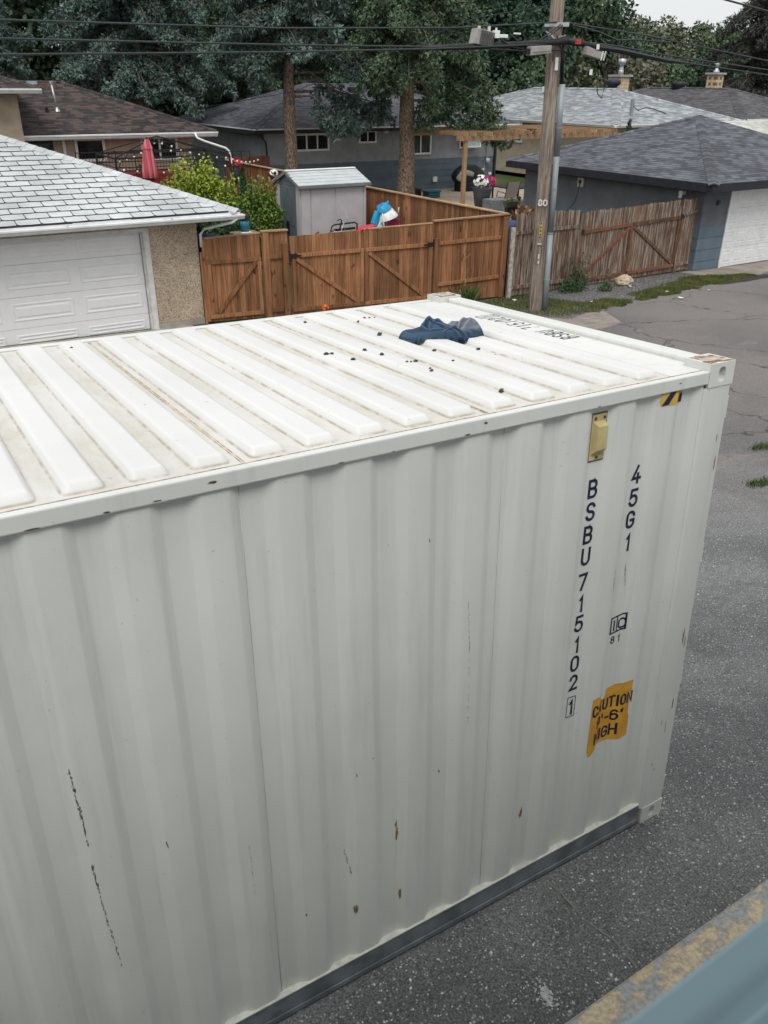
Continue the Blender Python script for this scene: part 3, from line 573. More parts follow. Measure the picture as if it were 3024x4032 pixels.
def cloth(name, m, outline, hills, ridges, seed, label=None, st=.0042):
    U = Vector((.909, -.416)); Vv = Vector((.416, .909)); O = smooth_poly(outline, 2); us = [p[0] for p in O]; vs_ = [p[1] for p in O]; idx = {}; V_ = []; F_ = []
    nu, nv = int((max(us)-min(us))/st)+3, int((max(vs_)-min(vs_))/st)+3
    for i in range(nu):
        for j in range(nv):
            p = (min(us)-st+i*st, min(vs_)-st+j*st); ins = inside(p, O); d = min(seg_d(p, a, b) for a, b in zip(O, O[1:]+O[:1]))
            if not ins and d > st*1.2: continue
            d = d if ins else 0; q = min(d/.034, 1); e = math.sqrt(max(0, 1-(1-q)**2))**1.15
            h = sum((H*math.exp(-((p[0]-hu)/su)**2-((p[1]-hv)/sv)**2))**3 for hu, hv, su, sv, H in hills)**(1/3)
            for pts, A_, w_ in ridges:
                dd = min(seg_d(p, a, b) for a, b in zip(pts, pts[1:])); h += A_*.72*math.exp(-(dd/(w_*1.15))**1.6)
            h += .005*vn((p[0]*2.2, p[1]*2.6, seed), 1)+.0018*vn((p[0]*5+p[1]*2, p[1]*5, seed+1), 1)
            w = U*p[0]+Vv*p[1]; idx[i, j] = len(V_); V_.append(roofP(-.855+w.x, 1.30+w.y, max(h, .012)*e-.004))
    for i in range(nu-1):
        for j in range(nv-1):
            k = [idx.get(c_) for c_ in ((i, j), (i+1, j), (i+1, j+1), (i, j+1))]
            if None not in k: F_.append(tuple(k))
    o = MB().add(V_, F_).build(name, m, jk, True)
    if label: o['label'] = label
    return o
cloth('jacket_body', DEN, [(-.245, -.01), (-.225, -.07), (-.15, -.105), (-.02, -.108), (.05, -.118), (.13, -.122), (.17, -.09), (.16, -.03), (.09, .0), (.06, .06), (.03, .115), (-.03, .13), (-.085, .125), (-.105, .08), (-.16, .05), (-.215, .04)],
      [(-.18, -.01, .14, .2, .046), (-.03, .06, .15, .16, .070), (.06, -.03, .12, .16, .055), (-.05, -.08, .2, .09, .045)],
      [([(-.095, .075), (-.075, .095), (-.04, .105), (.0, .105), (.03, .09)], .034, .013), ([(-.045, .10), (-.005, .05), (.05, -.01), (.075, -.04)], .026, .011), ([(.0, .10), (.035, .055), (.065, .0)], .020, .010), ([(-.08, .045), (-.055, -.005), (-.01, -.025), (.035, -.02)], -.034, .022), ([(-.1, .02), (-.065, -.04), (.0, -.058), (.06, -.045)], .017, .011), ([(-.02, .06), (.01, .02), (.03, -.01)], -.018, .010), ([(-.2, -.02), (-.14, .0), (-.10, .015)], .008, .018), ([(.06, -.05), (.0, -.09)], .006, .006), ([(.08, -.05), (.13, -.10)], .012, .010), ([(.05, -.06), (.09, -.11)], .008, .007), ([(-.06, .10), (-.05, .06), (-.06, .03)], .010, .009)], 1)
cloth('jacket_lining', LIN, [(.05, -.01), (.10, -.05), (.19, -.055), (.245, -.03), (.255, .03), (.24, .11), (.165, .155), (.07, .155), (.025, .12), (.03, .05)],
      [(.15, .09, .15, .16, .080), (.20, .0, .1, .1, .060)],
      [([(.175, .15), (.125, .06), (.09, -.01)], .016, .008), ([(.2, .12), (.17, .04), (.12, -.03)], .016, .018), ([(.06, .06), (.085, .01)], -.045, .022), ([(.14, .14), (.095, .06)], -.012, .010), ([(.10, .14), (.07, .09), (.05, .07)], .012, .008), ([(.22, .1), (.2, .03)], .008, .012)], 2, 'grey inner lining of the jacket turned outwards')
cloth('sleeve', DEN, [(.085, -.095), (.14, -.115), (.20, -.085), (.25, -.035), (.245, -.005), (.19, -.02), (.13, -.04), (.09, -.06)], [(.16, -.06, .10, .06, .056), (.22, -.03, .06, .05, .058)], [([(.10, -.06), (.16, -.09)], .010, .008), ([(.15, -.05), (.2, -.06), (.23, -.03)], .010, .008), ([(.19, -.04), (.21, -.07)], -.012, .008)], 4)
CL = mat('dirt_clump', (.055, .05, .047), .95, .4, 60)
CLP = [(-1.615, 1.232, 1.3), (-1.585, 1.225, .9), (-1.556, 1.055, 1.2), (-1.404, 1.202, 1.1), (-1.38, 1.067, 1.1), (-1.144, 1.483, 1.5), (-1.337, 2.04, 1.0), (-1.235, .972, 1.1), (-1.104, .995, 1.1), (-.894, .894, 1.1), (-1.148, .767, .7), (-1.352, .656, .9), (-1.33, .70, .7), (-1.352, .872, .7), (-1.335, .862, .6), (-1.318, .856, .55), (-1.30, .85, .55), (-1.223, .288, 1.4), (-2.692, 2.118, .7), (-.80, .87, .5), (-1.0, 1.98, .9), (-.965, 1.965, .8), (-.935, 1.955, .7), (-.905, 1.945, .6)]
CLL = {0: 'dark dirt clump of the touching pair left of the jacket', 1: 'dark dirt clump of the touching pair left of the jacket', 5: 'dark dirt clump close beside the left end of the jacket', 6: 'dark dirt clump toward the rear roof edge, left of the jacket', 17: 'lone dark dirt clump nearest the front edge of the container roof', 18: 'lone dark dirt clump far left on the roof before the white garage door', 19: 'tiny dark clump below the right end of the jacket'}
for k_ in (13, 14, 15, 16): CLL[k_] = 'tiny dark clump in the short row of four in front of the jacket'
for k_ in (20, 21, 22, 23): CLL[k_] = 'tiny dark clump in the short row of four behind the left end of the jacket'
for i, (x, y, s_) in enumerate(CLP):
    rr = random.Random(i+70); bm = bmesh.new(); bmesh.ops.create_icosphere(bm, subdivisions=2, radius=.0086*s_)
    base = roofP(x, y, ribh(x, y)-.0235)
    for v in bm.verts:
        k = 1+.45*vn(tuple(v.co*70+Vector((i, 0, 0))), 1); v.co *= k; v.co.z *= .62; v.co.x *= rr.uniform(1.1, 1.3)
    zmin = min(v.co.z for v in bm.verts)
    for v in bm.verts: v.co += base-Vector((0, 0, zmin+.001))
    tag(bm_obj('dirt_clump', bm, CL), CLL.get(i, 'small dark dirt clump in the loose scatter before the jacket on the container roof'), 'dirt clump', 'dirt clumps scattered on the container roof')

# ------------------------------------------------------------------ fences and gates
def board(parent, name, m, a, e, nrm, s0, s1, z0, z1, th=.018, dog=0., off=0., lean=0.):
    """one upright board on the line a + s*e, front face towards nrm"""
    A_ = Vector((a[0]+e[0]*s0, a[1]+e[1]*s0, 0))+Vector((*nrm, 0))*off; E_ = Vector((*e, 0)); w = s1-s0
    P_ = [(0, z0), (w, z0), (w, z1-dog), (w-dog*.75, z1), (dog*.75, z1), (0, z1-dog)] if dog else [(0, z0), (w, z0), (w, z1), (0, z1)]
    return MB().prism([A_+E_*(u+lean*(z-z0))+Vector((0, 0, z)) for u, z in P_], Vector((*nrm, 0))*th).build(name, m, parent)
# cedar fence line
FA = (3.45, 16.432); FE = Vector((8.1, -1.2)).normalized(); FN = (FE.y, -FE.x); FN = (FN[0], FN[1])   # normal towards the viewer
if FN[1] > 0: FN = (-FN[0], -FN[1])
def fs(x): return (x-FA[0])/FE.x
def fp(s): return (FA[0]+FE.x*s, FA[1]+FE.y*s)
def boards(parent, m, a, e, n, s0, s1, zb, zt, w=.14, th=.018, gap=.004, dog=0, seed=0, jit=.006, off=0):
    rr = random.Random(seed); s = s0
    while s < s1-.02:
        q = min(s+w*rr.uniform(.93, 1.06), s1); x, y = a[0]+e[0]*s, a[1]+e[1]*s
        board(parent, 'board', m, a, e, n, s, q-gap, zb(x, y)+rr.uniform(0, .01), zt(s)+rr.uniform(-jit, jit)*(1 if dog else .4), th, dog, off+rr.uniform(0, .006)); s = q
def railF(parent, name, m, a, e, n, s0, z0, s1, z1, h=.088, th=.038, off=.026):
    p = lambda s, z: Vector((a[0]+e[0]*s+n[0]*(off+th/2), a[1]+e[1]*s+n[1]*(off+th/2), z))
    return MB().bar(p(s0, z0), p(s1, z1), th, h, (0, 0, 1) if abs(s1-s0) > .05 else (e[0], e[1], 0)).build(name, m, parent, bev=.003)
zbF = lambda x, y: zg(x, y)+.04
lin = lambda s0, z0, s1, z1: (lambda s: z0+(z1-z0)*(s-s0)/(s1-s0))
g1 = thing('pedestrian_gate', 'narrow brown cedar gate beside the stucco garage wall', 'gate', (*fp(fs(4.1)), -1.05))
a0, a1 = fs(3.40), fs(4.76); boards(g1, ORANGE, FA, FE, FN, a0, a1, zbF, lin(a0, .885, a1, .935), seed=1)
railF(g1, 'rail', ORANGE, FA, FE, FN, a0+.06, .37, a1-.01, .375); railF(g1, 'rail', ORANGE, FA, FE, FN, a0+.06, -.88, a1-.01, -.88)
railF(g1, 'gate_post', ORANGE, FA, FE, FN, a0-.025, -1.05, a0-.025, .60, .06, .03, -.03); railF(g1, 'stile', ORANGE, FA, FE, FN, a0+.12, -.83, a0+.12, .325); railF(g1, 'stile', ORANGE, FA, FE, FN, a1-.06, -.83, a1-.06, .325)
railF(g1, 'brace', ORANGE, FA, FE, FN, a0+.25, -.80, a1-.13, .31, .09, .036)
railF(g1, 'cap_rail', CEDAR, FA, FE, FN, a0, .905, a1, .955, .038, .05, -.02)
n1 = thing('fence_panel', 'short brown cedar fence panel with tall post between the two gates', 'fence', (*fp(fs(5.1)), -1.05))
a0, a1 = fs(4.79), fs(5.42); boards(n1, ORANGE, FA, FE, FN, a0, a1, zbF, lin(a0, .965, a1, .965), seed=2)
railF(n1, 'post', ORANGE, FA, FE, FN, a0+.09, -1.05, a0+.09, .955, .15, .04); railF(n1, 'rail', ORANGE, FA, FE, FN, a0+.17, .40, a1-.17, .40); railF(n1, 'rail', ORANGE, FA, FE, FN, a0+.17, -.86, a1-.17, -.86)
railF(n1, 'gate_post', ORANGE, FA, FE, FN, a1-.09, -1.05, a1-.09, .70, .14, .09); railF(n1, 'cap_rail', CEDAR, FA, FE, FN, a0-.01, .985, a1+.01, .985, .036, .13, -.06)
def hinge(par, s, z, d):
    p = lambda u, v, o=.068: (FA[0]+FE.x*(s+u*d)+FN[0]*o, FA[1]+FE.y*(s+u*d)+FN[1]*o, z+v)
    MB().prism([p(*q) for q in ((-.05, -.11), (.015, -.13), (.03, -.06), (.10, -.045), (.16, -.07), (.19, -.03), (.27, -.015), (.30, 0), (.27, .015), (.19, .03), (.16, .07), (.10, .045), (.03, .06), (.015, .13), (-.05, .11))], (FN[0]*.012, FN[1]*.012, 0)).build('strap_hinge', BLACK, par)
g2 = thing('gate_leaf', 'left leaf of the brown cedar double gate with diagonal brace', 'gate', (*fp(fs(6.4)), -1.05), 'leaves of the cedar double gate')
a0, a1 = fs(5.47), fs(7.345); boards(g2, ORANGE, FA, FE, FN, a0, a1, zbF, lin(a0, .835, a1, .88), seed=3)
railF(g2, 'rail', ORANGE, FA, FE, FN, a0, .39, a1, .41); railF(g2, 'rail', ORANGE, FA, FE, FN, a0, -.90, a1, -.90); railF(g2, 'stile', ORANGE, FA, FE, FN, a0+.08, -.85, a0+.08, .345, .09); railF(g2, 'stile', ORANGE, FA, FE, FN, a1-.05, -.85, a1-.05, .36, .09)
railF(g2, 'brace', ORANGE, FA, FE, FN, a0+.14, .32, a1-.12, -.86, .09, .036); hinge(g2, a0-.03, .39, 1)
g3 = thing('gate_leaf', 'right leaf of the brown cedar double gate next to the tall right panel', 'gate', (*fp(fs(8.3)), -1.05), 'leaves of the cedar double gate')
a0, a1 = fs(7.36), fs(9.22); boards(g3, ORANGE, FA, FE, FN, a0, a1, zbF, lin(a0, .88, a1, .925), seed=4)
railF(g3, 'rail', ORANGE, FA, FE, FN, a0, .41, a1, .43); railF(g3, 'rail', ORANGE, FA, FE, FN, a0, -.90, a1, -.90); railF(g3, 'stile', ORANGE, FA, FE, FN, a0+.05, -.85, a0+.05, .36, .09); railF(g3, 'stile', ORANGE, FA, FE, FN, a1-.06, -.85, a1-.06, .38, .09)
railF(g3, 'brace', ORANGE, FA, FE, FN, a0+.12, .34, a1-.18, -.86, .09, .036); railF(g3, 'cap_rail', CEDAR, FA, FE, FN, a0, .90, a1, .945, .03, .05, -.02); hinge(g3, a1+.03, .435, -1)
p4 = thing('fence_panel', 'tall brown cedar fence panel between the double gate and the old picket fence', 'fence', (*fp(fs(10.3)), -1.08))
a0, a1 = fs(9.25), fs(11.42); boards(p4, ORANGE, FA, FE, FN, a0, a1, zbF, lin(a0, .965, a1, 1.04), seed=5)
railF(p4, 'gate_post', ORANGE, FA, FE, FN, a0+.07, -1.05, a0+.07, .57, .14, .09); railF(p4, 'rail', ORANGE, FA, FE, FN, a0+.15, .445, a1-.20, .49); railF(p4, 'rail', ORANGE, FA, FE, FN, a0+.15, -.60, a1-.20, -.52)
railF(p4, 'post', ORANGE, FA, FE, FN, a1-.09, -1.08, a1-.09, 1.0, .16, .05); railF(p4, 'cap_rail', CEDAR, FA, FE, FN, a0-.01, .99, a1+.02, 1.06, .036, .13, -.06)
# long side fence between the two yards
sf = thing('side_fence', 'long brown cedar fence with cap rail running back between the two yards', 'fence', (11.42, 25, -1.1))
SA, SE, SN = (11.44, 15.32), Vector((0, 1)), (-1, 0)
boards(sf, ORANGE, SA, SE, SN, 0, 18.9, lambda x, y: zg(x, y)+.05, lambda s: 1.035, w=.139, seed=9)
for s in np.arange(1.2, 18.9, 2.35): railF(sf, 'post', ORANGE, SA, SE, SN, s, -1.1, s, 1.0, .09, .02, .004)
for k in range(8): railF(sf, 'cap_rail', CEDAR, SA, SE, SN, k*2.365, 1.055, (k+1)*2.365-.004, 1.055, .036, .14, -.06)
railF(sf, 'rail', ORANGE, SA, SE, (1, 0), 0, .4, 18.9, .4, .088, .038, .02)
bg_ = thing('fence_panel', 'red brown fence panel closing the gap between the two houses', 'fence', (12.4, 34.6, -1.1)); boards(bg_, REDW, (11.5, 34.6), Vector((1, 0)), (0, -1), 0, 2.2, lambda x, y: -1.05, lambda s: 1.12, seed=12)
# old dog-eared picket fence and its gate
DA = (11.41, 15.08); DE = Vector((8.5, .76)).normalized(); DN = (DE.y, -DE.x)
def ds(x): return (x-DA[0])/DE.x
def dp(s): return (DA[0]+DE.x*s, DA[1]+DE.y*s)
ztop = lambda s: (1.075-.035*s if s < 2.7 else .91+.006*(s-2.7) if s < 7.5 else .94)
zbD = lambda x, y: zg(x, y)+.05
d1 = thing('picket_fence', 'weathered dog-eared picket fence behind the utility pole', 'fence', (*dp(1.3), -1.12))
boards(d1, OLDW, DA, DE, DN, ds(11.56), ds(14.10), zbD, ztop, w=.142, th=.02, gap=.008, dog=.055, seed=21, jit=.03)
railF(d1, 'rail', OLDW, DA, DE, DN, ds(11.5), .595, ds(14.02), .56, .09, .04); railF(d1, 'rail', OLDW, DA, DE, DN, ds(11.5), -.82, ds(14.02), -.90, .1, .04)
MB().box(11.40, 11.50, 15.00, 15.06, -1.12, .74).build('corner_board', mat('peeling_white_board', (.5, .47, .42), .8, .3, 12, dirt=.8, dcol=(.12, .08, .06)), d1)
MB().box(11.46, 11.56, 15.09, 15.19, -1.12, .72).build('post', OLDW, d1); railF(d1, 'gate_post', OLDW, DA, DE, DN, ds(14.06), -1.12, ds(14.06), .44, .10, .07)
d2 = thing('picket_gate', 'wide weathered picket gate in a red brown Z frame', 'gate', (*dp(5), -1.2))
b0, b1 = ds(14.16), ds(18.82); boards(d2, OLDW, DA, DE, DN, b0, b1, zbD, ztop, w=.144, th=.02, gap=.008, dog=.055, seed=22, jit=.022)
bc = ds(16.42)
railF(d2, 'rail', REDW, DA, DE, DN, b0, .385, bc-.05, .42, .10); railF(d2, 'rail', m_wood('brown_frame', (.16, .09, .05), (.08, .045, .028), (.2, .15, .11), -.4), DA, DE, DN, bc+.05, .42, b1, .43, .10)
railF(d2, 'rail', REDW, DA, DE, DN, b0+.02, -.96, bc-.05, -1.0, .10); railF(d2, 'rail', REDW, DA, DE, DN, bc+.05, -1.0, b1, -1.03, .10)
for s in (b0+.05, bc, b1-.05): railF(d2, 'stile', REDW, DA, DE, DN, s, -.95, s, .36, .10, .036)
railF(d2, 'brace', REDW, DA, DE, DN, b0+.1, -.90, bc-.08, .34, .09, .03); railF(d2, 'brace', bpy.data.materials['brown_frame'], DA, DE, DN, bc+.1, .34, b1-.12, -.95, .09, .03)
for s, z in ((b0-.02, .39), (b0-.02, -.97), (b1-.02, .43), (b1-.02, -1.02)): railF(d2, 'corner_bracket', BLACK, DA, DE, DN, s, z, s+.13, z, .15, .008, .066)
d3 = thing('picket_fence', 'short weathered picket panel between the gate and the dark garage', 'fence', (*dp(8), -1.28))
boards(d3, OLDW, DA, DE, DN, ds(18.88), ds(19.66), zbD, ztop, w=.14, th=.02, gap=.012, dog=.055, seed=23, jit=.03)
railF(d3, 'rail', OLDW, DA, DE, DN, ds(18.9), .50, ds(19.66), .56, .09); railF(d3, 'rail', OLDW, DA, DE, DN, ds(18.9), -1.03, ds(19.62), -1.02, .1); railF(d3, 'gate_post', OLDW, DA, DE, DN, ds(18.88), -1.28, ds(18.88), .38, .1, .06); railF(d3, 'post', OLDW, DA, DE, DN, ds(19.62), -1.28, ds(19.62), -1.1, .1, .06)

# ------------------------------------------------------------------ roofs laid tab by tab
def tabs(p0, u, n_up, poly, w, ex, seed, half=.5, lift=.011, jit=0., shape=None):
    """tabs on the plane p0 + a*u + b*n_up inside the convex polygon poly [(a,b)]; yields (cell centre, verts, full, a0, b0)"""
    p0, u, n_up = Vector(p0), Vector(u).normalized(), Vector(n_up).normalized(); nn = u.cross(n_up)
    if nn.z < 0: nn = -nn
    rr = random.Random(seed); bmax = max(q[1] for q in poly); bmin = min(q[1] for q in poly); out = []
    def lim(b):
        xs_ = []
        for (a, c), (d, e) in zip(poly, poly[1:]+poly[:1]):
            if (c-b)*(e-b) <= 0 and abs(e-c) > 1e-9: xs_.append(a+(d-a)*(b-c)/(e-c))
        return (min(xs_), max(xs_)) if len(xs_) > 1 else None
    k = 0; b = bmin
    while b < bmax-.03:
        b1 = min(b+ex, bmax-.002); L0, L1 = lim(b+.0005), lim(b1-.0005)
        if not L0 or not L1: break
        a = math.floor(min(L0[0], L1[0])/w)*w-w+(k % 2)*w*half+(rr.uniform(0, w) if jit else 0)
        while a < max(L0[1], L1[1]):
            wj = w*(1+rr.uniform(-jit, jit)); c0, c1 = max(a, L0[0]), min(a+wj, L0[1]); d0, d1 = max(a, L1[0]), min(a+wj, L1[1])
            if c1-c0 > .02 or d1-d0 > .02:
                full = c0 == a and d0 == a and abs(c1-a-wj) < 1e-6 and abs(d1-a-wj) < 1e-6
                if c1 < c0: c0 = c1 = (d0 if c1 < d0 else min(max(c0, d0), d1))
                if d1 < d0: d0 = d1 = min(max(d0, c0), c1)
                out.append((p0+u*(a+wj/2)+n_up*(b+ex/2), (c0, c1, d0, d1, b, b1), full and not jit and b1-b > ex-.001, a, b))
            a += wj
        b = b1; k += 1
    return out, (p0, u, n_up, nn)
def tab_geo(q, fr, gap=.006, lift=.012):
    c0, c1, d0, d1, b, b1 = q; p0, u, v, n = fr; P_ = lambda a, bb, h: p0+u*a+v*bb+n*h; b1 = b1+.004
    g = gap if c1-c0 > .03 else 0; h = gap if d1-d0 > .03 else 0
    return [P_(c0, b, 0), P_(c1-g, b, 0), P_(d1-h, b1, 0), P_(d0, b1, 0), P_(c0, b, lift), P_(c1-g, b, lift), P_(d1-h, b1, .003), P_(d0, b1, .003)], [(4, 5, 6, 7), (0, 1, 5, 4), (1, 2, 6, 5), (3, 0, 4, 7)]
def lay(parent, m, mj, data, fr, limit, gap=.006, lift=.012, full_me=None, name='shingle'):
    data = sorted(data, key=lambda t: (t[0]-CAM).length); 
    for t in data[:limit]:
        if full_me and t[2]:
            p0, u, v, n = fr; M_ = Matrix((u, v, n)).transposed().to_4x4(); M_.translation = p0+u*t[3]+v*t[4]; link(name, full_me, parent, M_)
        else: MB().add(*tab_geo(t[1], fr, gap, lift)).build(name, m, parent)
    if len(data) > limit:
        b = MB()
        for t in data[limit:]: b.add(*tab_geo(t[1], fr, gap, lift))
        me = bpy.data.meshes.new('shingle_courses'); me.from_pydata(b.v, [], b.f); me.materials.append(mj); link('shingle_courses', me, parent, kind='stuff')
def ridge_caps(parent, m, a, b, ex, w, name='ridge_cap', drop=.08, lift=.025, joined=False, tdir=None):
    a, b = Vector(a), Vector(b); d = (b-a).normalized(); L = (b-a).length; x = d.cross(Vector((0, 0, 1))).normalized(); u = x.cross(d).normalized(); n = int(L/ex); J = MB()
    for k in range(n):
        p, q = a+d*(k*ex), a+d*((k+1)*ex+.02); B_ = J if joined else MB()
        for s in (0,):
            P_ = lambda c, t, h: c+x*t*w/2+u*(h-abs(t)*drop)
            vs = [P_(p, -1, lift+.012), P_(p, 0, lift+.012), P_(p, 1, lift+.012), P_(q, 1, lift), P_(q, 0, lift), P_(q, -1, lift), P_(p, -1, 0), P_(p, 0, 0), P_(p, 1, 0), P_(q, -1, 0), P_(q, 1, 0)]
            B_.add(vs, [(0, 1, 4, 5), (1, 2, 3, 4), (6, 7, 1, 0), (7, 8, 2, 1), (6, 0, 5, 9), (8, 10, 3, 2)])
        if not joined: B_.build(name, m, parent)
    if joined: J.build(name+'_row', m, parent, kind='stuff')
def hip(x0, x1, y0, y1, ze, rise, th=.10, cut=None):
    """hip roof body; returns builder and ridge ends"""
    hx, hy = (x1-x0)/2, (y1-y0)/2; h = min(hx, hy)
    if hx >= hy: A_, B_ = (x0+h, (y0+y1)/2), (x1-h, (y0+y1)/2)
    else: A_, B_ = ((x0+x1)/2, y0+h), ((x0+x1)/2, y1-h)
    z = ze+rise; v = [(x0, y0, ze), (x1, y0, ze), (x1, y1, ze), (x0, y1, ze), (*A_, z), (*B_, z), (x0, y0, ze-th), (x1, y0, ze-th), (x1, y1, ze-th), (x0, y1, ze-th)]
    if hx >= hy: f = [(0, 1, 5, 4), (1, 2, 5), (2, 3, 4, 5), (3, 0, 4)]
    else: f = [(0, 1, 4), (1, 2, 5, 4), (2, 3, 5), (3, 0, 4, 5)]
    f += [(0, 6, 7, 1), (1, 7, 8, 2), (2, 8, 9, 3), (3, 9, 6, 0), (6, 9, 8, 7)]
    return MB().add(v, f), Vector((*A_, z)), Vector((*B_, z))
def faces_of(x0, x1, y0, y1, ze, A_, B_):
    """(front face -y, left face -x): origin, u, up, polygon"""
    f = Vector((x0, y0, ze)); run = Vector((0, A_.y-y0, A_.z-ze)); up = run.normalized(); L = run.length
    front = (f, Vector((1, 0, 0)), up, [(0, 0), (x1-x0, 0), (B_.x-x0, L), (A_.x-x0, L)] if abs(A_.y-B_.y) < 1e-6 else [(0, 0), (x1-x0, 0), (A_.x-x0, L)])
    g = Vector((x0, y1, ze)); run = Vector((A_.x-x0, 0, A_.z-ze)); up2 = run.normalized(); L2 = run.length
    left = (g, Vector((0, -1, 0)), up2, [(0, 0), (y1-y0, 0), (y1-A_.y, L2)] if abs(A_.x-B_.x) > 1e-6 or abs(A_.y-B_.y) < 1e-6 else [(0, 0), (y1-y0, 0), (y1-A_.y, L2), (y1-B_.y, L2)])
    return front, left
def gutter(parent, a, b, name='gutter', h=.11, w=.11, m=None):
    a, b = Vector(a), Vector(b); d = (b-a).normalized(); o = Vector((d.y, -d.x, 0))
    prof = [(0, 0), (0, -h), (w*.55, -h), (w*.8, -h*.55), (w, -h*.35), (w, -h*.02), (w*.93, 0), (w*.90, -.03), (.012, -.03)]
    vs = [p+o*x+Vector((0, 0, z)) for p in (a, b) for x, z in prof]; n = len(prof)
    MB().add(vs, [(i, (i+1) % n, n+(i+1) % n, n+i) for i in range(n)]+[tuple(range(n)), tuple(range(n, 2*n))]).build(name, m or WHITE, parent)
def window(parent, x0, x1, z0, z1, y, fw=.07, mull=(), m=None, ax='y', sgn=-1, glass=None):
    """window on a wall facing -y (ax y) or -x (ax x); x0..x1 runs along the wall"""
    q = lambda b, u0, u1, d0, d1, za, zb: b.box(u0, u1, *sorted((y+sgn*d0, y+sgn*d1)), za, zb) if ax == 'y' else b.box(*sorted((y+sgn*d0, y+sgn*d1)), u0, u1, za, zb)
    fr = MB(); q(fr, x0, x0+fw, .002, .06, z0, z1); q(fr, x1-fw, x1, .002, .06, z0, z1); q(fr, x0+fw, x1-fw, .002, .058, z1-fw, z1); q(fr, x0+fw, x1-fw, .002, .075, z0, z0+fw)
    w = fr.build('window', m or WHITE, parent)
    for c in mull: q(MB(), c-fw*.4, c+fw*.4, .004, .05, z0+fw, z1-fw).build('mullion', m or WHITE, w)
    ed = [x0+fw]+sorted(mull)+[x1-fw]
    for a, b in zip(ed, ed[1:]): q(MB(), a+.001, b-.001, .003, .02, z0+fw, z1-fw).build('pane', glass or GLASS, w)
    return w
def lap(parent, u0, u1, y, zs, ax='y', m=None, sgn=-1):     # lap siding, one object per board
    for a, b in zip(zs, zs[1:]):
        P_ = [(a, .022), (b-.006, .010), (b-.006, .002), (a, .002)]
        V_ = [(u, y+sgn*d, z) if ax == 'y' else (y+sgn*d, u, z) for u in (u0, u1) for z, d in P_]
        MB().add(V_, [(0, 1, 2, 3), (4, 5, 6, 7), (0, 1, 5, 4), (1, 2, 6, 5), (2, 3, 7, 6), (3, 0, 4, 7)]).build('siding_board', m or SIDING, parent)
# ---- left garage
lg = thing('garage', 'stucco garage with pale shingle hip roof and white panel door at left', 'garage', (-.6, 20, -1.05))
b = MB().box(2.22, 3.34, 16.5, 16.65, -.90, 1.35).box(-4.2, -2.95, 16.5, 16.65, -.90, 1.35).box(-2.95, 2.22, 16.5, 16.65, 1.22, 1.35).box(-4.2, 3.34, 23.5, 23.65, -.9, 1.35).box(3.19, 3.34, 16.65, 23.5, -.9, 1.35).box(-4.2, -4.05, 16.65, 23.5, -.9, 1.35)
b.build('wall', PEB, lg); MB().box(2.235, 3.345, 16.485, 16.66, -1.15, -.905).box(-4.2, -2.95, 16.485, 16.66, -1.15, -.905).build('foundation', CONC, lg)
Lx0, Lx1, Ly0, Ly1, Lz = -4.66, 4.18, 16.02, 24.86, 1.50; Lrise = 4.42*.3472
body, A_, B_ = hip(Lx0, Lx1, Ly0, Ly1, Lz, Lrise, .06); rf = body.build('roof', UNDERL, lg)
fr_, le_ = faces_of(Lx0, Lx1, Ly0, Ly1, Lz, A_, B_)
dat, fr = tabs(*fr_, .462, .245, 5)
full = MB(); w_, e_, lf = .462, .249, .018
PT = [(.055, 0), (.25, -.006), (w_-.018, .004), (w_-.014, .05), (w_-.018, e_), (0, e_), (.004, .055), (.02, .018)]
full.add([(x, y, 0) for x, y in PT]+[(x, y, lf*(1-y/e_)+.003) for x, y in PT], [tuple(range(8, 16))]+[(i, (i+1) % 8, 8+(i+1) % 8, 8+i) for i in range(8)])
fme = full.mesh('shingle', S_WHITE); fme.materials.append(UNDER)
for p in fme.polygons:
    if abs(p.normal.z) < .8: p.material_index = 1
lay(rf, S_WHITE, S_WHITE, dat, fr, 290, .012, .02, fme)
for o_ in rf.children:
    if o_.data != fme and len(o_.data.polygons) == 4:
        o_.data.materials.append(UNDER)
        for p in o_.data.polygons:
            if abs(p.normal.z) < .7: p.material_index = 1
ridge_caps(rf, S_WHITE, (Lx1, Ly0, Lz+.01), A_+Vector((0, 0, .01)), .235, .34, lift=.03, drop=.07)
MB().box(Lx0, Lx1+.02, 15.985, 16.018, 1.32, 1.475).build('fascia', WHITE, lg); MB().box(Lx0, Lx1, 16.02, 16.5, 1.352, 1.372).box(3.34, Lx1, 16.5, 24.8, 1.352, 1.372).build('soffit', WHITE, lg)
gutter(lg, (Lx0, 15.984, 1.445), (Lx1+.10, 15.984, 1.435), h=.10, w=.10); gutter(lg, (Lx1+.02, 16.0, 1.43), (Lx1+.02, 24.8, 1.43), h=.10, w=.10)
for x in (-3.2, -1.15, .42, 2.6): MB().box(x, x+.02, 15.885, 15.99, 1.415, 1.447).build('gutter_strap', STEEL, lg)
MB().box(.55, 1.75, 15.99, 16.05, 1.476, 1.486).build('drip_edge', WHITE, lg)
MB().tube([(4.12, 15.94, 1.36), (4.0, 15.98, 1.27), (3.5, 16.40, 1.12), (3.40, 16.43, 1.0), (3.39, 16.43, .72)], .032, 8).build('downspout', WHITE, lg, True)
jb = MB().box(2.10, 2.222, 16.46, 16.60, -1.04, 1.22).box(-2.95, -2.83, 16.46, 16.60, -1.04, 1.22).box(-2.83, 2.10, 16.46, 16.60, 1.14, 1.22).box(2.065, 2.10, 16.53, 16.60, -1.04, 1.14); jb.build('door_frame', mat('worn_white_paint', (.62, .61, .59), .6, .08, 8, dirt=.5, dcol=(.25, .22, .2)), lg)
gd = MB().box(-2.83, 2.064, 16.66, 16.69, -1.04, 1.14).build('garage_door', DOORW, lg)
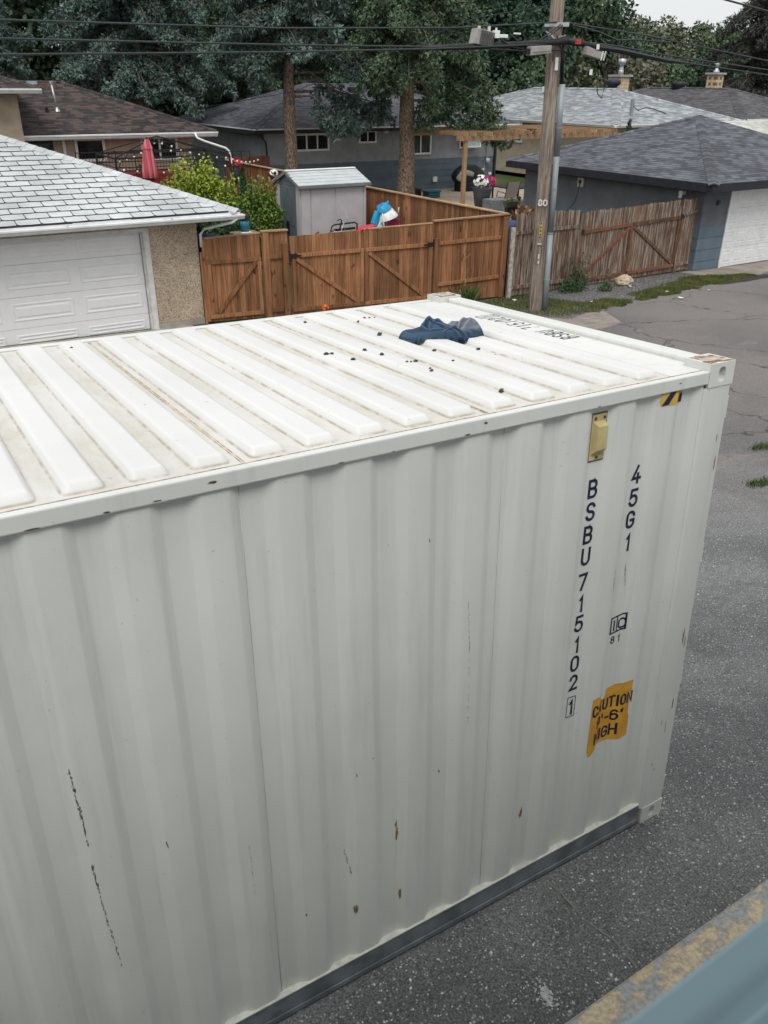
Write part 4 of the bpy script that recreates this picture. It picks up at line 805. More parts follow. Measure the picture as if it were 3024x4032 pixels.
for k, (z0, z1) in enumerate(((.668, 1.135), (.005, .662), (-.655, -.001), (-1.035, -.661))):
    MB().box(-2.83, 2.062, 16.622, 16.658, z0, z1).build('door_section', DOORW, gd, bev=.004)
    pz = [(.79, 1.085), (.165, .535), (-.50, -.125), (-.99, -.79)][k]
    for px in (.675, -.83, -2.33):
        x0, x1, q0, q1 = px, px+1.275, pz[0], pz[1]; V_ = []
        for d, y in ((0, 16.6215), (.012, 16.612), (.03, 16.612), (.055, 16.6205), (.075, 16.6205), (.105, 16.610)): V_ += [(x0+d, y, q0+d), (x1-d, y, q0+d), (x1-d, y, q1-d), (x0+d, y, q1-d)]
        MB().add(V_, [(r*4+i, r*4+(i+1) % 4, r*4+4+(i+1) % 4, r*4+4+i) for r in range(5) for i in range(4)]+[(20, 21, 22, 23)]).build('raised_panel', DOORW, gd)
# ---- right garage
rg = thing('garage', 'dark grey garage with charcoal hip roof beside the old picket gate', 'garage', (24, 20, -1.28))
Gx0, Gx1, Gy0, Gy1, Gz = 19.22, 29.2, 15.0, 24.75, 1.43
MB().box(19.69, 20.93, 15.6, 15.75, -1.3, 1.40).box(20.93, 25.9, 15.6, 15.75, 1.18, 1.40).box(25.9, 28.6, 15.6, 15.75, -1.3, 1.40).box(19.69, 19.84, 15.75, 24.1, -1.2, 1.40).box(28.45, 28.6, 15.75, 24.1, -1.2, 1.4).box(19.84, 28.45, 23.95, 24.1, -1.2, 1.4).build('wall', DSTUC, rg)
body, A_, B_ = hip(Gx0, Gx1, Gy0, Gy1, Gz, 1.66, .05); rf = body.build('roof', UNDER, rg); fr_, le_ = faces_of(Gx0, Gx1, Gy0, Gy1, Gz, A_, B_)
dl, frl = tabs(*le_, .32, .142, 6, jit=.25); lay(rf, S_GREY, S_GREYI, dl, frl, 200, .004, .010)
dl, frl = tabs(*fr_, .32, .142, 7, jit=.25); dl = [t for t in dl if t[0].x < 26]; lay(rf, S_GREY, S_GREYI, dl, frl, 95, .004, .010)
ridge_caps(rf, S_GREY, (Gx0, Gy0, Gz+.012), A_+Vector((0, 0, .012)), .15, .33, lift=.022, drop=.055); ridge_caps(rf, S_GREYI, (Gx0, Gy1, Gz+.012), A_+Vector((0, 0, .012)), .15, .33, joined=True, drop=.055); ridge_caps(rf, S_GREYI, A_+Vector((0, 0, .012)), B_+Vector((0, 0, .012)), .15, .33, joined=True, drop=.055)
MB().box(Gx0, Gx0+.03, Gy0+.03, Gy1, Gz-.24, Gz-.052).box(Gx0, Gx1, Gy0, Gy0+.028, Gz-.24, Gz-.052).build('fascia', DARKW, rg); MB().box(Gx0+.03, 19.69, Gy0+.03, Gy1, Gz-.20, Gz-.18).box(19.69, Gx1, Gy0+.03, 15.6, Gz-.20, Gz-.18).build('soffit', DARKW, rg)
zz = [-1.24, -1.0, -.63, -.27, .08]; lap(rg, 19.66, 20.92, 15.6, zz); lap(rg, 15.58, 24.1, 19.69, zz, 'x')
MB().box(19.655, 20.925, 15.565, 15.6, -1.36, -1.245).box(19.655, 19.69, 15.6, 24.1, -1.36, -1.245).build('base_board', SIDING, rg)
MB().box(20.935, 21.02, 15.56, 15.76, -1.3, 1.16).box(20.935, 25.9, 15.56, 15.76, 1.165, 1.22).build('door_frame', WHITE, rg)
gd = MB().box(21.02, 25.9, 15.70, 15.73, -1.32, 1.16).build('garage_door', DOORW, rg)
for k in range(4):
    z0 = -1.31+k*.618; MB().box(21.022, 25.9, 15.672, 15.70, z0, z0+.612).build('door_section', WHITE, gd, bev=.003)
    for j in range(8):
        x0 = 21.13+j*.6; V_ = []
        for d, y in ((0, 15.6715), (.014, 15.663), (.05, 15.669), (.07, 15.669), (.10, 15.660)): V_ += [(x0+d, y, z0+.09+d), (x0+.5-d, y, z0+.09+d), (x0+.5-d, y, z0+.53-d), (x0+d, y, z0+.53-d)]
        MB().add(V_, [(r*4+i, r*4+(i+1) % 4, r*4+4+(i+1) % 4, r*4+4+i) for r in range(4) for i in range(4)]+[(16, 17, 18, 19)]).build('raised_panel', WHITE, gd)
vb = MB().box(19.60, 19.688, 20.85, 21.15, .78, 1.1).build('outlet_box', mat('beige_plastic', (.45, .43, .39), .6), rg, bev=.02); MB().lathe((19.592, 21.0, .96), [(.07, 0), (.07, .012)], 12, 0).build('outlet_port', BLACK, vb)
MB().box(19.52, 19.685, 16.35, 16.5, .98, 1.10).tube([(19.56, 16.42, .99), (19.5, 16.42, .88)], [.05, .065], 8).build('floodlight', WHITE, rg); MB().box(20.3, 20.42, 15.53, 15.6, .72, .86).build('wall_lamp', mat('dark_lamp', (.03, .045, .07), .4), rg)
tag(MB().tube([(19.58, 20.99, .9), (19.56, 21.1, .3), (19.5, 21.9, -.6), (19.5, 22.1, -1.1)], .012, 6).build('power_cord', BLACK, None, True), 'black cord hanging from the outlet on the dark garage wall', 'cord')

# ------------------------------------------------------------------ houses beyond the yards
def wallbox(x0, x1, y0, y1, z0, z1): return MB().box(x0, x1, y0, y1, z0, z1)
def cover(rf, m, fc, w, ex, seed, sel=None):
    d_, f_2 = tabs(*fc, w, ex, seed, jit=.3)
    if sel: d_ = [t for t in d_ if sel(t[0])]
    lay(rf, m, m, d_, f_2, 0, .004, .012)
gh = thing('house', 'dark grey bungalow with blue grey lap siding behind two spruce trunks', 'house', (20, 38, -1.1))
wallbox(13.9, 27.45, 35.5, 46, .62, 2.12).build('wall', GSTUC, gh); MB().box(13.92, 27.43, 35.52, 45.9, -1.2, .62).build('lower_wall', GSTUC, gh); MB().box(13.88, 27.47, 35.47, 45.9, -1.2, -.86).build('foundation', CONC, gh)
lap(gh, 13.88, 27.46, 35.52, [-.86, -.56, -.24, .06, .36, .64]); lap(gh, 35.5, 45.9, 13.92, [-.86, -.56, -.24, .06, .36, .64], 'x')
Hx0, Hx1, Hy0, Hy1, Hz = 13.15, 28.65, 34.9, 45.7, 2.20
body, A_, B_ = hip(Hx0, Hx1, Hy0, Hy1, Hz, 1.78, .05); rf = body.build('roof', UNDER, gh); fr_, le_ = faces_of(Hx0, Hx1, Hy0, Hy1, Hz, A_, B_); cover(rf, S_GREYI, fr_, .33, .142, 31); cover(rf, S_GREYI, le_, .33, .142, 32)
for a, b in (((Hx0, Hy0, Hz), A_), ((Hx1, Hy0, Hz), B_), ((Hx0, Hy1, Hz), A_), (A_, B_)): ridge_caps(rf, S_GREYI, Vector(a)+Vector((0, 0, .01)), Vector(b)+Vector((0, 0, .01)), .15, .3, joined=True, drop=.05)
MB().box(Hx0, Hx1, Hy0, Hy0+.03, Hz-.2, Hz-.052).box(Hx0, Hx0+.03, Hy0+.03, Hy1, Hz-.2, Hz-.052).build('fascia', DARKW, gh); MB().box(Hx0, Hx1, Hy0-.06, Hy0-.002, Hz-.055, Hz-.005).box(Hx0-.06, Hx0-.002, Hy0, Hy1, Hz-.055, Hz-.005).build('drip_edge', WHITE, gh)
MB().box(Hx0+.03, Hx1, Hy0+.03, 35.5, Hz-.12, Hz-.10).box(Hx0+.03, 13.9, 35.5, Hy1, Hz-.12, Hz-.10).build('soffit', DARKW, gh)
gutter(gh, (Hx0, Hy0-.002, Hz-.06), (Hx1, Hy0-.002, Hz-.06), m=DARKW)
window(gh, 15.42, 17.25, 1.18, 1.94, 35.5, .08, (16.05, 16.62)); window(gh, 18.9, 19.9, 1.45, 2.02, 35.5, .075, (19.4,)); window(gh, 21.95, 23.2, .84, 1.9, 35.5, .08, (22.55,)); window(gh, 25.0, 26.2, 1.05, 1.92, 35.5, .08)
sash = MB().bar((25.1, 35.40, 1.84), (25.14, 35.12, 1.14), .05, .05).bar((26.1, 35.40, 1.84), (26.14, 35.12, 1.14), .05, .05).bar((25.12, 35.12, 1.14), (26.16, 35.12, 1.14), .05, .05).build('open_sash', WHITE, gh)
MB().add([(25.13, 35.39, 1.83), (26.07, 35.39, 1.83), (26.11, 35.13, 1.17), (25.17, 35.13, 1.17), (25.13, 35.40, 1.82), (26.07, 35.40, 1.82), (26.11, 35.14, 1.16), (25.17, 35.14, 1.16)], [(0, 1, 2, 3), (4, 5, 6, 7), (0, 1, 5, 4), (2, 3, 7, 6)]).build('pane', mat('sky_lit_pane', (.30, .36, .38), .1, .1), sash)
MB().tube([(13.5, 34.95, 2.05), (13.6, 35.1, 1.85), (13.95, 35.44, 1.6), (13.97, 35.44, 1.2), (13.97, 35.44, -1)], .04, 8).build('downspout', DARKW, gh, True); MB().box(27.36, 27.47, 35.38, 35.495, -1.05, 2.05).build('downspout', DARKW, gh)
gm = MB().lathe((26.87, 35.28, .42), [(.12, 0), (.13, .06), (.12, .15)], 12, 1).build('gas_meter', mat('meter_grey', (.42, .43, .42), .5), gh, True); MB().tube([(26.83, 35.42, 2.0), (26.83, 35.42, .5)], .03, 6).build('conduit', mat('grey_conduit', (.25, .26, .27), .5), gh); MB().tube([(26.7, 35.42, .4), (26.7, 35.42, -.7)], .02, 6).build('conduit', bpy.data.materials['grey_conduit'], gh)
MB().box(26.55, 26.63, 35.3, 35.44, -.05, .05).build('pipe_cap', WHITE, gh); MB().box(23.35, 23.6, 35.38, 35.48, -.5, -.25).build('outlet_cover', WHITE, gh); MB().box(27.05, 27.2, 35.4, 35.48, -.3, -.18).build('outlet_cover', WHITE, gh); MB().box(20.3, 20.5, 35.3, 35.49, 1.88, 1.98).build('eave_lamp', WHITE, gh)
for x in (19.1, 20.6): MB().box(x, x+.55, 39.1, 39.5, 3.6, 3.86).build('roof_vent', DARKW, rf)
# brown roofed stucco house
bh = thing('house', 'tan stucco house with mottled brown shingle roof and white gutter', 'house', (5, 35, -1.1))
wallbox(2.3, 9.12, 32, 40, -1.1, 2.2).build('wall', STUC, bh); MB().box(-7, 2.72, 31, 40, -1.1, 3.64).build('upper_wall', STUC, bh)
Bx0, Bx1, By0, By1, Bz = -6, 10.0, 31.4, 40.6, 2.34; body, A_, B_ = hip(Bx0, Bx1, By0, By1, Bz, 1.66, .05); rf = body.build('roof', UNDER, bh); fr_, le_ = faces_of(Bx0, Bx1, By0, By1, Bz, A_, B_)
cover(rf, S_BROWN, fr_, .26, .145, 41, lambda p: p.x > 1.5); ridge_caps(rf, S_BROWN, Vector((Bx1, By0, Bz+.01)), B_+Vector((0, 0, .01)), .15, .3, joined=True, drop=.05); ridge_caps(rf, S_BROWN, A_+Vector((0, 0, .01)), B_+Vector((0, 0, .01)), .15, .3, joined=True, drop=.05)
MB().box(2.75, Bx1, By0-.002, By0+.03, Bz-.2, Bz-.052).build('fascia', WHITE, bh); gutter(bh, (2.75, By0-.004, Bz-.03), (Bx1, By0-.004, Bz-.02), h=.14, w=.12); MB().box(2.75, Bx1, By0+.03, 32, Bz-.16, Bz-.14).build('soffit', WHITE, bh)
Ux0, Ux1, Uy0, Uy1, Uz = -7.6, 3.42, 30.4, 40.6, 3.80; body, A2, B2 = hip(Ux0, Ux1, Uy0, Uy1, Uz, 1.75, .05); r2 = body.build('upper_roof', UNDER, bh); f2, l2 = faces_of(Ux0, Ux1, Uy0, Uy1, Uz, A2, B2); cover(r2, S_BROWN, f2, .26, .145, 43, lambda p: p.x > 0 and p.z < 4.9)
ridge_caps(r2, S_BROWN, Vector((Ux1, Uy0, Uz+.01)), B2+Vector((0, 0, .01)), .15, .3, joined=True, drop=.05)
gutter(bh, (Ux0, Uy0-.004, Uz-.01), (Ux1, Uy0-.004, Uz), h=.14, w=.12); MB().box(Ux0, Ux1, Uy0, 31, Uz-.16, Uz-.14).box(2.72, Ux1, 31, 40, Uz-.16, Uz-.14).build('soffit', WHITE, bh)
window(bh, 4.62, 5.72, 1.36, 2.16, 32, .09); window(bh, 7.08, 8.55, 1.28, 2.16, 32, .09, (7.82,)); window(bh, 3.0, 3.85, .4, 2.1, 32, .08, (), DARKW); MB().box(4.18, 4.28, 31.93, 32, .8, 2.1).build('door_casing', WHITE, bh)
MB().tube([(4.52, 33.4, 3.05), (4.47, 33.5, 3.96)], .035, 8).lathe((4.52, 33.4, 2.95), [(.18, 0), (.16, .06), (.05, .14), (.05, .2)], 10).build('service_mast', STEEL, bh, True); MB().lathe((4.47, 33.5, 3.94), [(.06, 0), (.06, .08)], 8).build('mast_head', STEEL, bh)
MB().tube([(4.1, 33.2, 2.9), (4.1, 33.2, 3.16)], .06, 8).build('vent_pipe', BLACK, bh); MB().box(4.62, 5.0, 35.2, 35.55, 3.72, 3.98).build('roof_vent', mat('brown_vent', (.12, .085, .07), .7), bh); MB().box(4.0, 4.35, 35.3, 35.6, 3.9, 4.02).build('roof_vent', STEEL, bh)
MB().tube([(9.05, 31.3, 2.30), (9.08, 31.2, 2.12), (9.35, 31.15, 2.0), (10.15, 31.0, 1.74), (10.28, 30.98, 1.62), (10.38, 30.9, .55), (10.5, 30.85, .36), (11.15, 30.6, .06)], .045, 8).build('downspout', WHITE, bh, True)
# silver roofed house
def bighouse(label, x0, x1, y0, y1, ze, rise, m, w, seed, wallm, inset=.57):
    t = thing('house', label, 'house', ((x0+x1)/2, (y0+y1)/2, -1.1)); wallbox(x0+inset, x1-inset, y0+inset, y1-inset, -1.1, ze-.05).build('wall', wallm, t)
    body, A_, B_ = hip(x0, x1, y0, y1, ze, rise, .05); rf = body.build('roof', UNDER, t); f_, l_ = faces_of(x0, x1, y0, y1, ze, A_, B_); cover(rf, m, f_, w, .17, seed); cover(rf, m, l_, w, .17, seed+1)
    for a, b in (((x0, y0, ze), A_), ((x1, y0, ze), A_), (A_, B_)): ridge_caps(rf, m, Vector(a)+Vector((0, 0, .01)), Vector(b)+Vector((0, 0, .01)), .18, .55, joined=True, drop=.07)
    gutter(t, (x0, y0, ze-.01), (x1, y0, ze-.01), h=.16, w=.12); gutter(t, (x0, y1, ze-.01), (x0, y0, ze-.01), h=.16, w=.12); MB().box(x0+.02, x1, y0+.02, y0+inset, ze-.17, ze-.15).box(x0+.02, x0+inset, y0+inset, y1, ze-.17, ze-.15).build('soffit', WHITE, t); return t, rf, A_, B_
h3, rf3, A_, B_ = bighouse('beige house with silver grey shingle hip roof behind the cedar pergola', 34.5, 45.9, 33.7, 53, 2.12, 1.74, S_SILV, .42, 51, BEIGE)
window(h3, 42.1, 44.3, .72, 1.95, 35.07, .12, (43.2,), ax='x'); MB().tube([(34.9, 35.0, 1.98), (34.85, 34.9, 1.7), (35.0, 34.95, 1.5), (35.02, 34.95, -1)], .05, 8).build('downspout', WHITE, h3, True)
BRK1, BRK2 = mat('cream_brick', (.55, .43, .28), .9), mat('brown_brick', (.20, .10, .07), .9)
def chimney(par, x, y, z0, z1, w, chk):
    c = MB().box(x-w/2, x+w/2, y-w/2, y+w/2, z0, z1).build('chimney', mat('mortar', (.4, .36, .3), .9), par); n = int((z1-z0)/.2)
    for k in range(n):
        for j in range(4):
            for f_ in (0, 1):
                u0 = -w/2+j*w/4+.006; u1 = u0+w/4-.012; za, zb = z0+k*.2+.01, z0+k*.2+.19; mm = BRK2 if chk and k % 2 == 0 and j in (0, 2) or chk and k % 2 and j in (1, 3) and False else BRK1
                (MB().box(x+u0, x+u1, y-w/2-.02, y-w/2+.01, za, zb) if f_ == 0 else MB().box(x-w/2-.02, x-w/2+.01, y+u0, y+u1, za, zb)).build('brick', mm, c)
    MB().box(x-w*.66, x+w*.66, y-w*.66, y+w*.66, z1, z1+.13).build('chimney_cap', mat('chimney_concrete', (.34, .34, .33), .9), c); return c
c = chimney(h3, 42.6, 41.5, 3.3, 4.55, .85, False); MB().lathe((42.6, 41.5, 4.68), [(.17, 0), (.17, .25), (.13, .28), (.16, .33), (.13, .38), (.13, .55), (.25, .58), (.25, .92), (.1, .93)], 14).build('flue', STEEL, c, True)
tv = MB().lathe((39.9, 37.6, 3.55), [(.28, 0), (.28, .28), (.42, .36), (.50, .5), (.46, .62), (.25, .72)], 18); tv = MB().lathe((40.55, 40.1, 3.75), [(.28, 0), (.28, .24), (.42, .32), (.50, .46), (.46, .58), (.25, .68)], 18).build('turbine_vent', DARKW, h3, True)
MB().box(39.0, 39.5, 44.4, 45.0, 3.62, 3.95).build('roof_vent', WHITE, h3)
MB().bar((36.9, 34.9, 2.45), (36.95, 34.95, 3.35), .16, .16, (0, 1, 0)).build('service_mast', GALV, h3); MB().tube([(36.95, 34.9, 3.3), (37.0, 34.85, 2.95), (37.35, 34.8, 2.78), (37.9, 34.8, 2.92), (38.6, 34.8, 2.85), (39.5, 34.6, 2.6)], .025, 6).build('service_cable', BLACK, h3)
h4, rf4, A_, B_ = bighouse('house with long dark grey shingle roof and cream brick chimney', 49.5, 60.9, 36.6, 56, 2.12, 1.80, S_DARK, .42, 53, BEIGE)
c = chimney(h4, 56.4, 44.8, 3.3, 4.85, .85, True); MB().lathe((56.4, 44.8, 4.98), [(.25, 0), (.22, .14), (.13, .16), (.13, .5), (.2, .52), (.2, .62)], 12).build('flue', STEEL, c, True); MB().lathe((55.2, 47.2, 3.7), [(.5, 0), (.5, .35), (.62, .5), (.45, .66)], 14).build('turbine_vent', DARKW, h4, True)
h5, rf5, A_, B_ = bighouse('far house with pale shingle roof at the right edge', 67, 80, 41, 60, 2.45, 1.75, S_SILV, .45, 55, BEIGE); MB().lathe((72.5, 47.5, 4.0), [(.4, 0), (.4, .2), (.55, .35), (.3, .6)], 12).build('turbine_vent', STEEL, h5, True)
for x in (70.5, 72.3): MB().box(x, x+.9, 44.2, 44.9, 3.45, 3.72).build('skylight', WHITE, h5)
wg = thing('garage', 'low garage with off-white shingle roof behind the charcoal garage roof', 'garage', (40, 28, -1.2)); wallbox(35.7, 45.5, 24.8, 31.2, -1.3, 1.3).build('wall', BEIGE, wg)
S_OFF = m_shingle('off_white_shingle', (.46, .46, .43), .1); rb = MB().prism([(35.3, 24.4, 1.32), (35.3, 28, 2.45), (35.3, 31.6, 1.32)], (10.6, 0, 0)).build('roof', UNDERL, wg); up = Vector((0, 3.6, 1.13)); cover(rb, S_OFF, (Vector((35.3, 24.4, 1.33)), Vector((1, 0, 0)), up.normalized(), [(0, 0), (10.6, 0), (10.6, up.length), (0, up.length)]), .34, .145, 57)
MB().box(35.3, 45.9, 27.9, 28.1, 2.42, 2.475).build('ridge_flashing', WHITE, wg)

# ------------------------------------------------------------------ utility pole, cables and the boxes hung on them
PB = Vector((10.87, 13.32, -1.0)); PT_ = Vector((10.60, 13.32, 9.6)); pole_at = lambda z: PB+(PT_-PB)*((z+1)/10.6)
FD = Vector((-.68, -.735, 0)).normalized(); RD = Vector((.735, -.68, 0)).normalized()      # towards the viewer / to the right
up_ = thing('utility_pole', 'weathered grey wooden utility pole with metal conduit beside the picket fence', 'utility pole', tuple(PB), None)
n = 22; bm = MB(); vs_ = []; NZ = 40
for i in range(NZ+1):
    z = -1.1+i*10.7/NZ; c = pole_at(z); r = .174-.004*(z+1)
    for k in range(n):
        a = 2*math.pi*k/n; rr_ = r*(1+.025*math.sin(k*5.3+.3*math.sin(z*2))+.015*math.sin(k*11.1+z*.7)); vs_.append(c+Vector((rr_*math.cos(a), rr_*math.sin(a), z-c.z)))
bm.add(vs_, [(i*n+k, i*n+(k+1) % n, (i+1)*n+(k+1) % n, (i+1)*n+k) for i in range(NZ) for k in range(n)]).build('pole_shaft', POLEW, up_, True)
cp = lambda z, o=.235: pole_at(z)+RD*o+FD*.03
for z0, z1 in ((-1.1, .9), (.905, 2.6), (2.605, 4.08)): MB().tube([cp(z0), cp(z1)], .072, 12).build('conduit', GALV, up_, True)
for z in (-.2, .9, 1.9, 3.2): MB().tube([cp(z-.02), cp(z+.02)], .078, 12).build('conduit_strap', GALV, up_)
MB().tube([cp(4.05, .23), cp(4.6, .22), cp(5.0, .17), pole_at(5.2)+RD*.20+FD*.06], .028, 8).tube([cp(4.05, .20), cp(4.7, .17), pole_at(5.0)+FD*.2+RD*.05], .014, 6).build('riser_cable', BLACK, up_, True)
def flat(txt, size, p, m, par, name, right=RD, upv=Vector((0, 0, 1))):
    bm = text_mb(txt, size, .2, .5)
    for v in bm.verts: v.co = p+right*v.co.x+upv*v.co.y
    return bm_obj(name, bm, m, par)
SILV = mat('silver_numeral', (.66, .66, .66), .4)
for d, ch in ((-.055, '8'), (.06, '0')): flat(ch, .15, pole_at(1.6)+FD*.192+RD*d, SILV, up_, 'numeral')
MB().bar(pole_at(.84)+FD*.185, pole_at(1.16)+FD*.182, .06, .012, FD).build('yellow_tag', mat('yellow_tag', (.50, .38, .08), .5), up_, label='yellow strip tag with small black marks')
for k in range(4): MB().bar(pole_at(.86+.085*k)+FD*.194, pole_at(.90+.085*k)+FD*.193, .03, .004, FD).build('tag_mark', INK, up_)
MB().bar(pole_at(.66)+FD*.19-RD*.05, pole_at(.66)+FD*.19+RD*.05, .02, .02).build('metal_tab', SILV, up_)
for z in (.2, .36, .31): MB().bar(pole_at(z)+FD*.185, pole_at(z+.06)+FD*.185, .03, .01, FD).build('staple_tag', SILV, up_)
MB().bar(pole_at(4.35)+FD*.18+RD*.08, pole_at(4.6)+FD*.18+RD*.08, .07, .012, FD).build('white_tag', WHITE, up_); MB().bar(pole_at(5.22)-RD*.24+FD*.1, pole_at(5.22)+RD*.28+FD*.1, .10, .08).build('bracket', STEEL, up_)
MB().box(11.02, 11.2, 13.0, 13.1, 4.86, 4.96).build('insulator', mat('red_plastic', (.42, .05, .05), .4), up_)
MB().tube([pole_at(5.1)-RD*.2+FD*.05, pole_at(4.95)+FD*.21, pole_at(5.02)+RD*.22], .02, 6).build('grounding_strap', STEEL, up_)
CABM = mat('weathered_cable', (.035, .045, .045), .6, .3, 30)
def cable(label, pts, r, group='overhead cables on the utility pole', name='overhead_cable', m=None):
    P_ = []; 
    for a, b in zip(pts, pts[1:]):
        for t in range(4): P_.append(Vector(a).lerp(Vector(b), t/4))
    P_.append(Vector(pts[-1])); return tag(MB().tube(P_, r, 6).build(name, m or CABM, None, True), label, 'cable', group)
cable('top overhead cable running left from the pole', [(-26, 13.3, 5.15), (-12, 13.3, 4.93), (-4, 13.3, 4.86), (-.65, 13.3, 4.88), (4.04, 13.3, 4.93), (7.95, 13.3, 5.07), (10.75, 13.2, 5.27)], .016)
cable('middle overhead cable running left from the pole', [(-26, 13.3, 5.0), (-12, 13.3, 4.74), (-4, 13.3, 4.62), (-.69, 13.3, 4.63), (4.02, 13.3, 4.67), (7.3, 13.25, 4.72), (10.7, 13.08, 4.93)], .017)
cable('lowest overhead cable running left from the pole', [(-26, 13.1, 4.8), (-12, 13.1, 4.52), (-4, 13.1, 4.41), (-.74, 13.1, 4.41), (4.01, 13.1, 4.55), (7.3, 13.1, 4.68), (10.7, 13.05, 4.86)], .017)
cable('top overhead cable running right from the pole', [(10.85, 13.2, 5.27), (13.8, 13.5, 5.12), (18.55, 13.5, 4.68), (26, 13.5, 4.2), (40, 13.5, 4.6)], .016)
cable('middle overhead cable running right from the pole', [(10.9, 13.06, 4.93), (12.6, 13.2, 4.86), (14.39, 13.5, 4.74), (18.62, 13.5, 4.47), (26, 13.5, 4.1), (40, 13.5, 4.5)], .017)
cable('lowest overhead cable running right from the pole', [(10.9, 13.05, 4.88), (12.6, 13.1, 4.78), (14.39, 13.3, 4.62), (18.65, 13.5, 4.35), (26, 13.5, 4.0), (40, 13.5, 4.4)], .017)
cable('high overhead cable crossing the top right corner of the sky', [(14.5, 13.5, 6.25), (16.27, 13.5, 5.98), (18.13, 13.5, 5.8), (26, 13.5, 5.4), (44, 13.5, 6.2)], .022)
cable('slack service wire looping from the top cable into the pole', [(8.9, 13.15, 4.97), (9.3, 13.1, 4.78), (9.7, 13.1, 4.73), (10.2, 13.1, 4.9), (10.7, 13.1, 5.2)], .018, None); cable('second slack wire looped beside the pole under the top cable', [(9.35, 13.2, 5.0), (9.6, 13.1, 4.82), (10.0, 13.1, 4.86), (10.65, 13.1, 5.22)], .014, None)
cable('slack wire loop hanging right of the pole', [(11.0, 13.1, 5.22), (11.8, 13.1, 5.12), (12.5, 13.2, 4.98), (13.3, 13.4, 5.02), (14.6, 13.5, 5.0)], .016, None)
cable('thin service wire dropping from the pole across the spruces to the houses', [(10.7, 13.4, 5.6), (11.4, 17, 5.55), (12.03, 20, 5.25), (12.4, 26, 4.3), (12.6, 30, 3.72), (11.5, 40, 2.75)], .012, None)
cable('thin service wire dropping from the pole to the grey bungalow wall', [(10.9, 13.4, 5.3), (14, 20, 4.6), (17.1, 25, 3.95), (22, 32.5, 2.95), (26.83, 35.4, 2.0)], .011, None)
t = tag(MB().tube([(x, y, z) for x, y, z in ((7.1, 13.19, 4.69), (8.0, 13.19, 4.73), (9.2, 13.16, 4.79), (10.2, 13.1, 4.86), (10.85, 13.06, 4.91))], [.045, .06, .06, .065, .07], 8).build('cable_wrap', BLACK, None, True), 'thick black wrapped cable bundle left of the pole', 'cable', 'black wrapped cable bundles')
t = tag(MB().tube([(10.85, 13.05, 4.91), (11.6, 13.1, 4.85), (12.6, 13.2, 4.78), (13.6, 13.35, 4.69), (14.7, 13.45, 4.60), (15.3, 13.46, 4.585)], [.07, .06, .065, .06, .05, .03], 8).build('cable_wrap', BLACK, None, True), 'thick black wrapped cable bundle right of the pole', 'cable', 'black wrapped cable bundles')
GBOX = mat('grey_enclosure', (.31, .29, .27), .6, .1); AMP = mat('cast_aluminium', (.30, .29, .28), .5, .15)
am = thing('cable_amplifier', 'finned grey metal amplifier box hanging from the top cable', 'amplifier', (8.6, 13.2, 4.8)); MB().prism([(8.36, 13.1, 4.80), (8.78, 13.1, 4.74), (8.83, 13.1, 5.02), (8.42, 13.1, 5.08)], (0, .22, 0)).build('housing', AMP, am, bev=.01)
for k in range(9): x = 8.47+.04*k; MB().bar((x, 13.085, 4.79-.005*k), (x+.045, 13.085, 5.05-.006*k), .012, .03, (0, 1, 0)).build('fin', mat('dark_fin', (.10, .095, .095), .6), am)
for x in (8.5, 8.76): MB().box(x, x+.03, 13.16, 13.22, 5.04, 5.12).build('clamp', SILV, am)
jb = thing('junction_box', 'small white junction box beside the finned amplifier', 'junction box', (9.0, 13.2, 4.9)); MB().box(8.87, 9.0, 13.1, 13.2, 4.91, 5.05).build('body', WHITE, jb, bev=.01); MB().box(9.01, 9.22, 13.1, 13.18, 4.92, 4.985).build('connector', WHITE, jb, bev=.01); MB().box(8.92, 8.95, 13.14, 13.17, 5.05, 5.1).build('clamp', SILV, jb)
tg = tag(MB().box(9.42, 9.6, 13.15, 13.18, 5.0, 5.03).build('cable_tap', WHITE), 'tiny white tap under the top cable left of the pole', 'cable tap')
s1 = thing('splice_closure', 'grey rectangular splice closure hanging under the cables left of the pole', 'splice closure', (10, 13, 4.7)); MB().prism([(9.73, 12.93, 4.61), (10.30, 12.93, 4.665), (10.30, 12.93, 4.815), (9.73, 12.93, 4.785)], (0, .16, 0)).build('body', GBOX, s1, bev=.012)
MB().bar((9.78, 12.925, 4.68), (10.25, 12.925, 4.72), .01, .02, (0, 1, 0)).build('rib', GBOX, s1); MB().box(9.63, 9.725, 12.96, 13.06, 4.64, 4.74).build('end_cap', BLACK, s1); MB().tube([(9.63, 13, 4.69), (9.2, 13.0, 4.70), (8.7, 13.02, 4.71)], .014, 6).build('cable_tail', BLACK, s1)
MB().tube([(10.3, 13, 4.72), (10.6, 13.0, 4.73), (10.85, 13.02, 4.70)], .02, 6).build('cable_tail', BLACK, s1); MB().tube([(10.95, 13.0, 4.66)]+[(10.8+.14*math.cos(a), 12.98, 4.66+.16*math.sin(a)) for a in np.linspace(.2, 6.1, 14)], .02, 6).build('cable_loop', BLACK, s1, True)
s2 = thing('splice_closure', 'grey splice closure with white tags hanging right of the pole', 'splice closure', (11.6, 13, 4.7)); MB().prism([(11.36, 12.95, 4.66), (11.84, 12.95, 4.57), (11.92, 12.95, 4.70), (11.36, 12.95, 4.83)], (0, .15, 0)).build('body', GBOX, s2, bev=.012); MB().box(11.62, 11.70, 12.93, 12.94, 4.77, 4.87).build('white_tag', WHITE, s2)
for x in (11.8, 11.88): MB().bar((x, 12.94, 4.56), (x+.04, 12.94, 4.74), .02, .02, (0, 1, 0)).build('connector', SILV, s2)
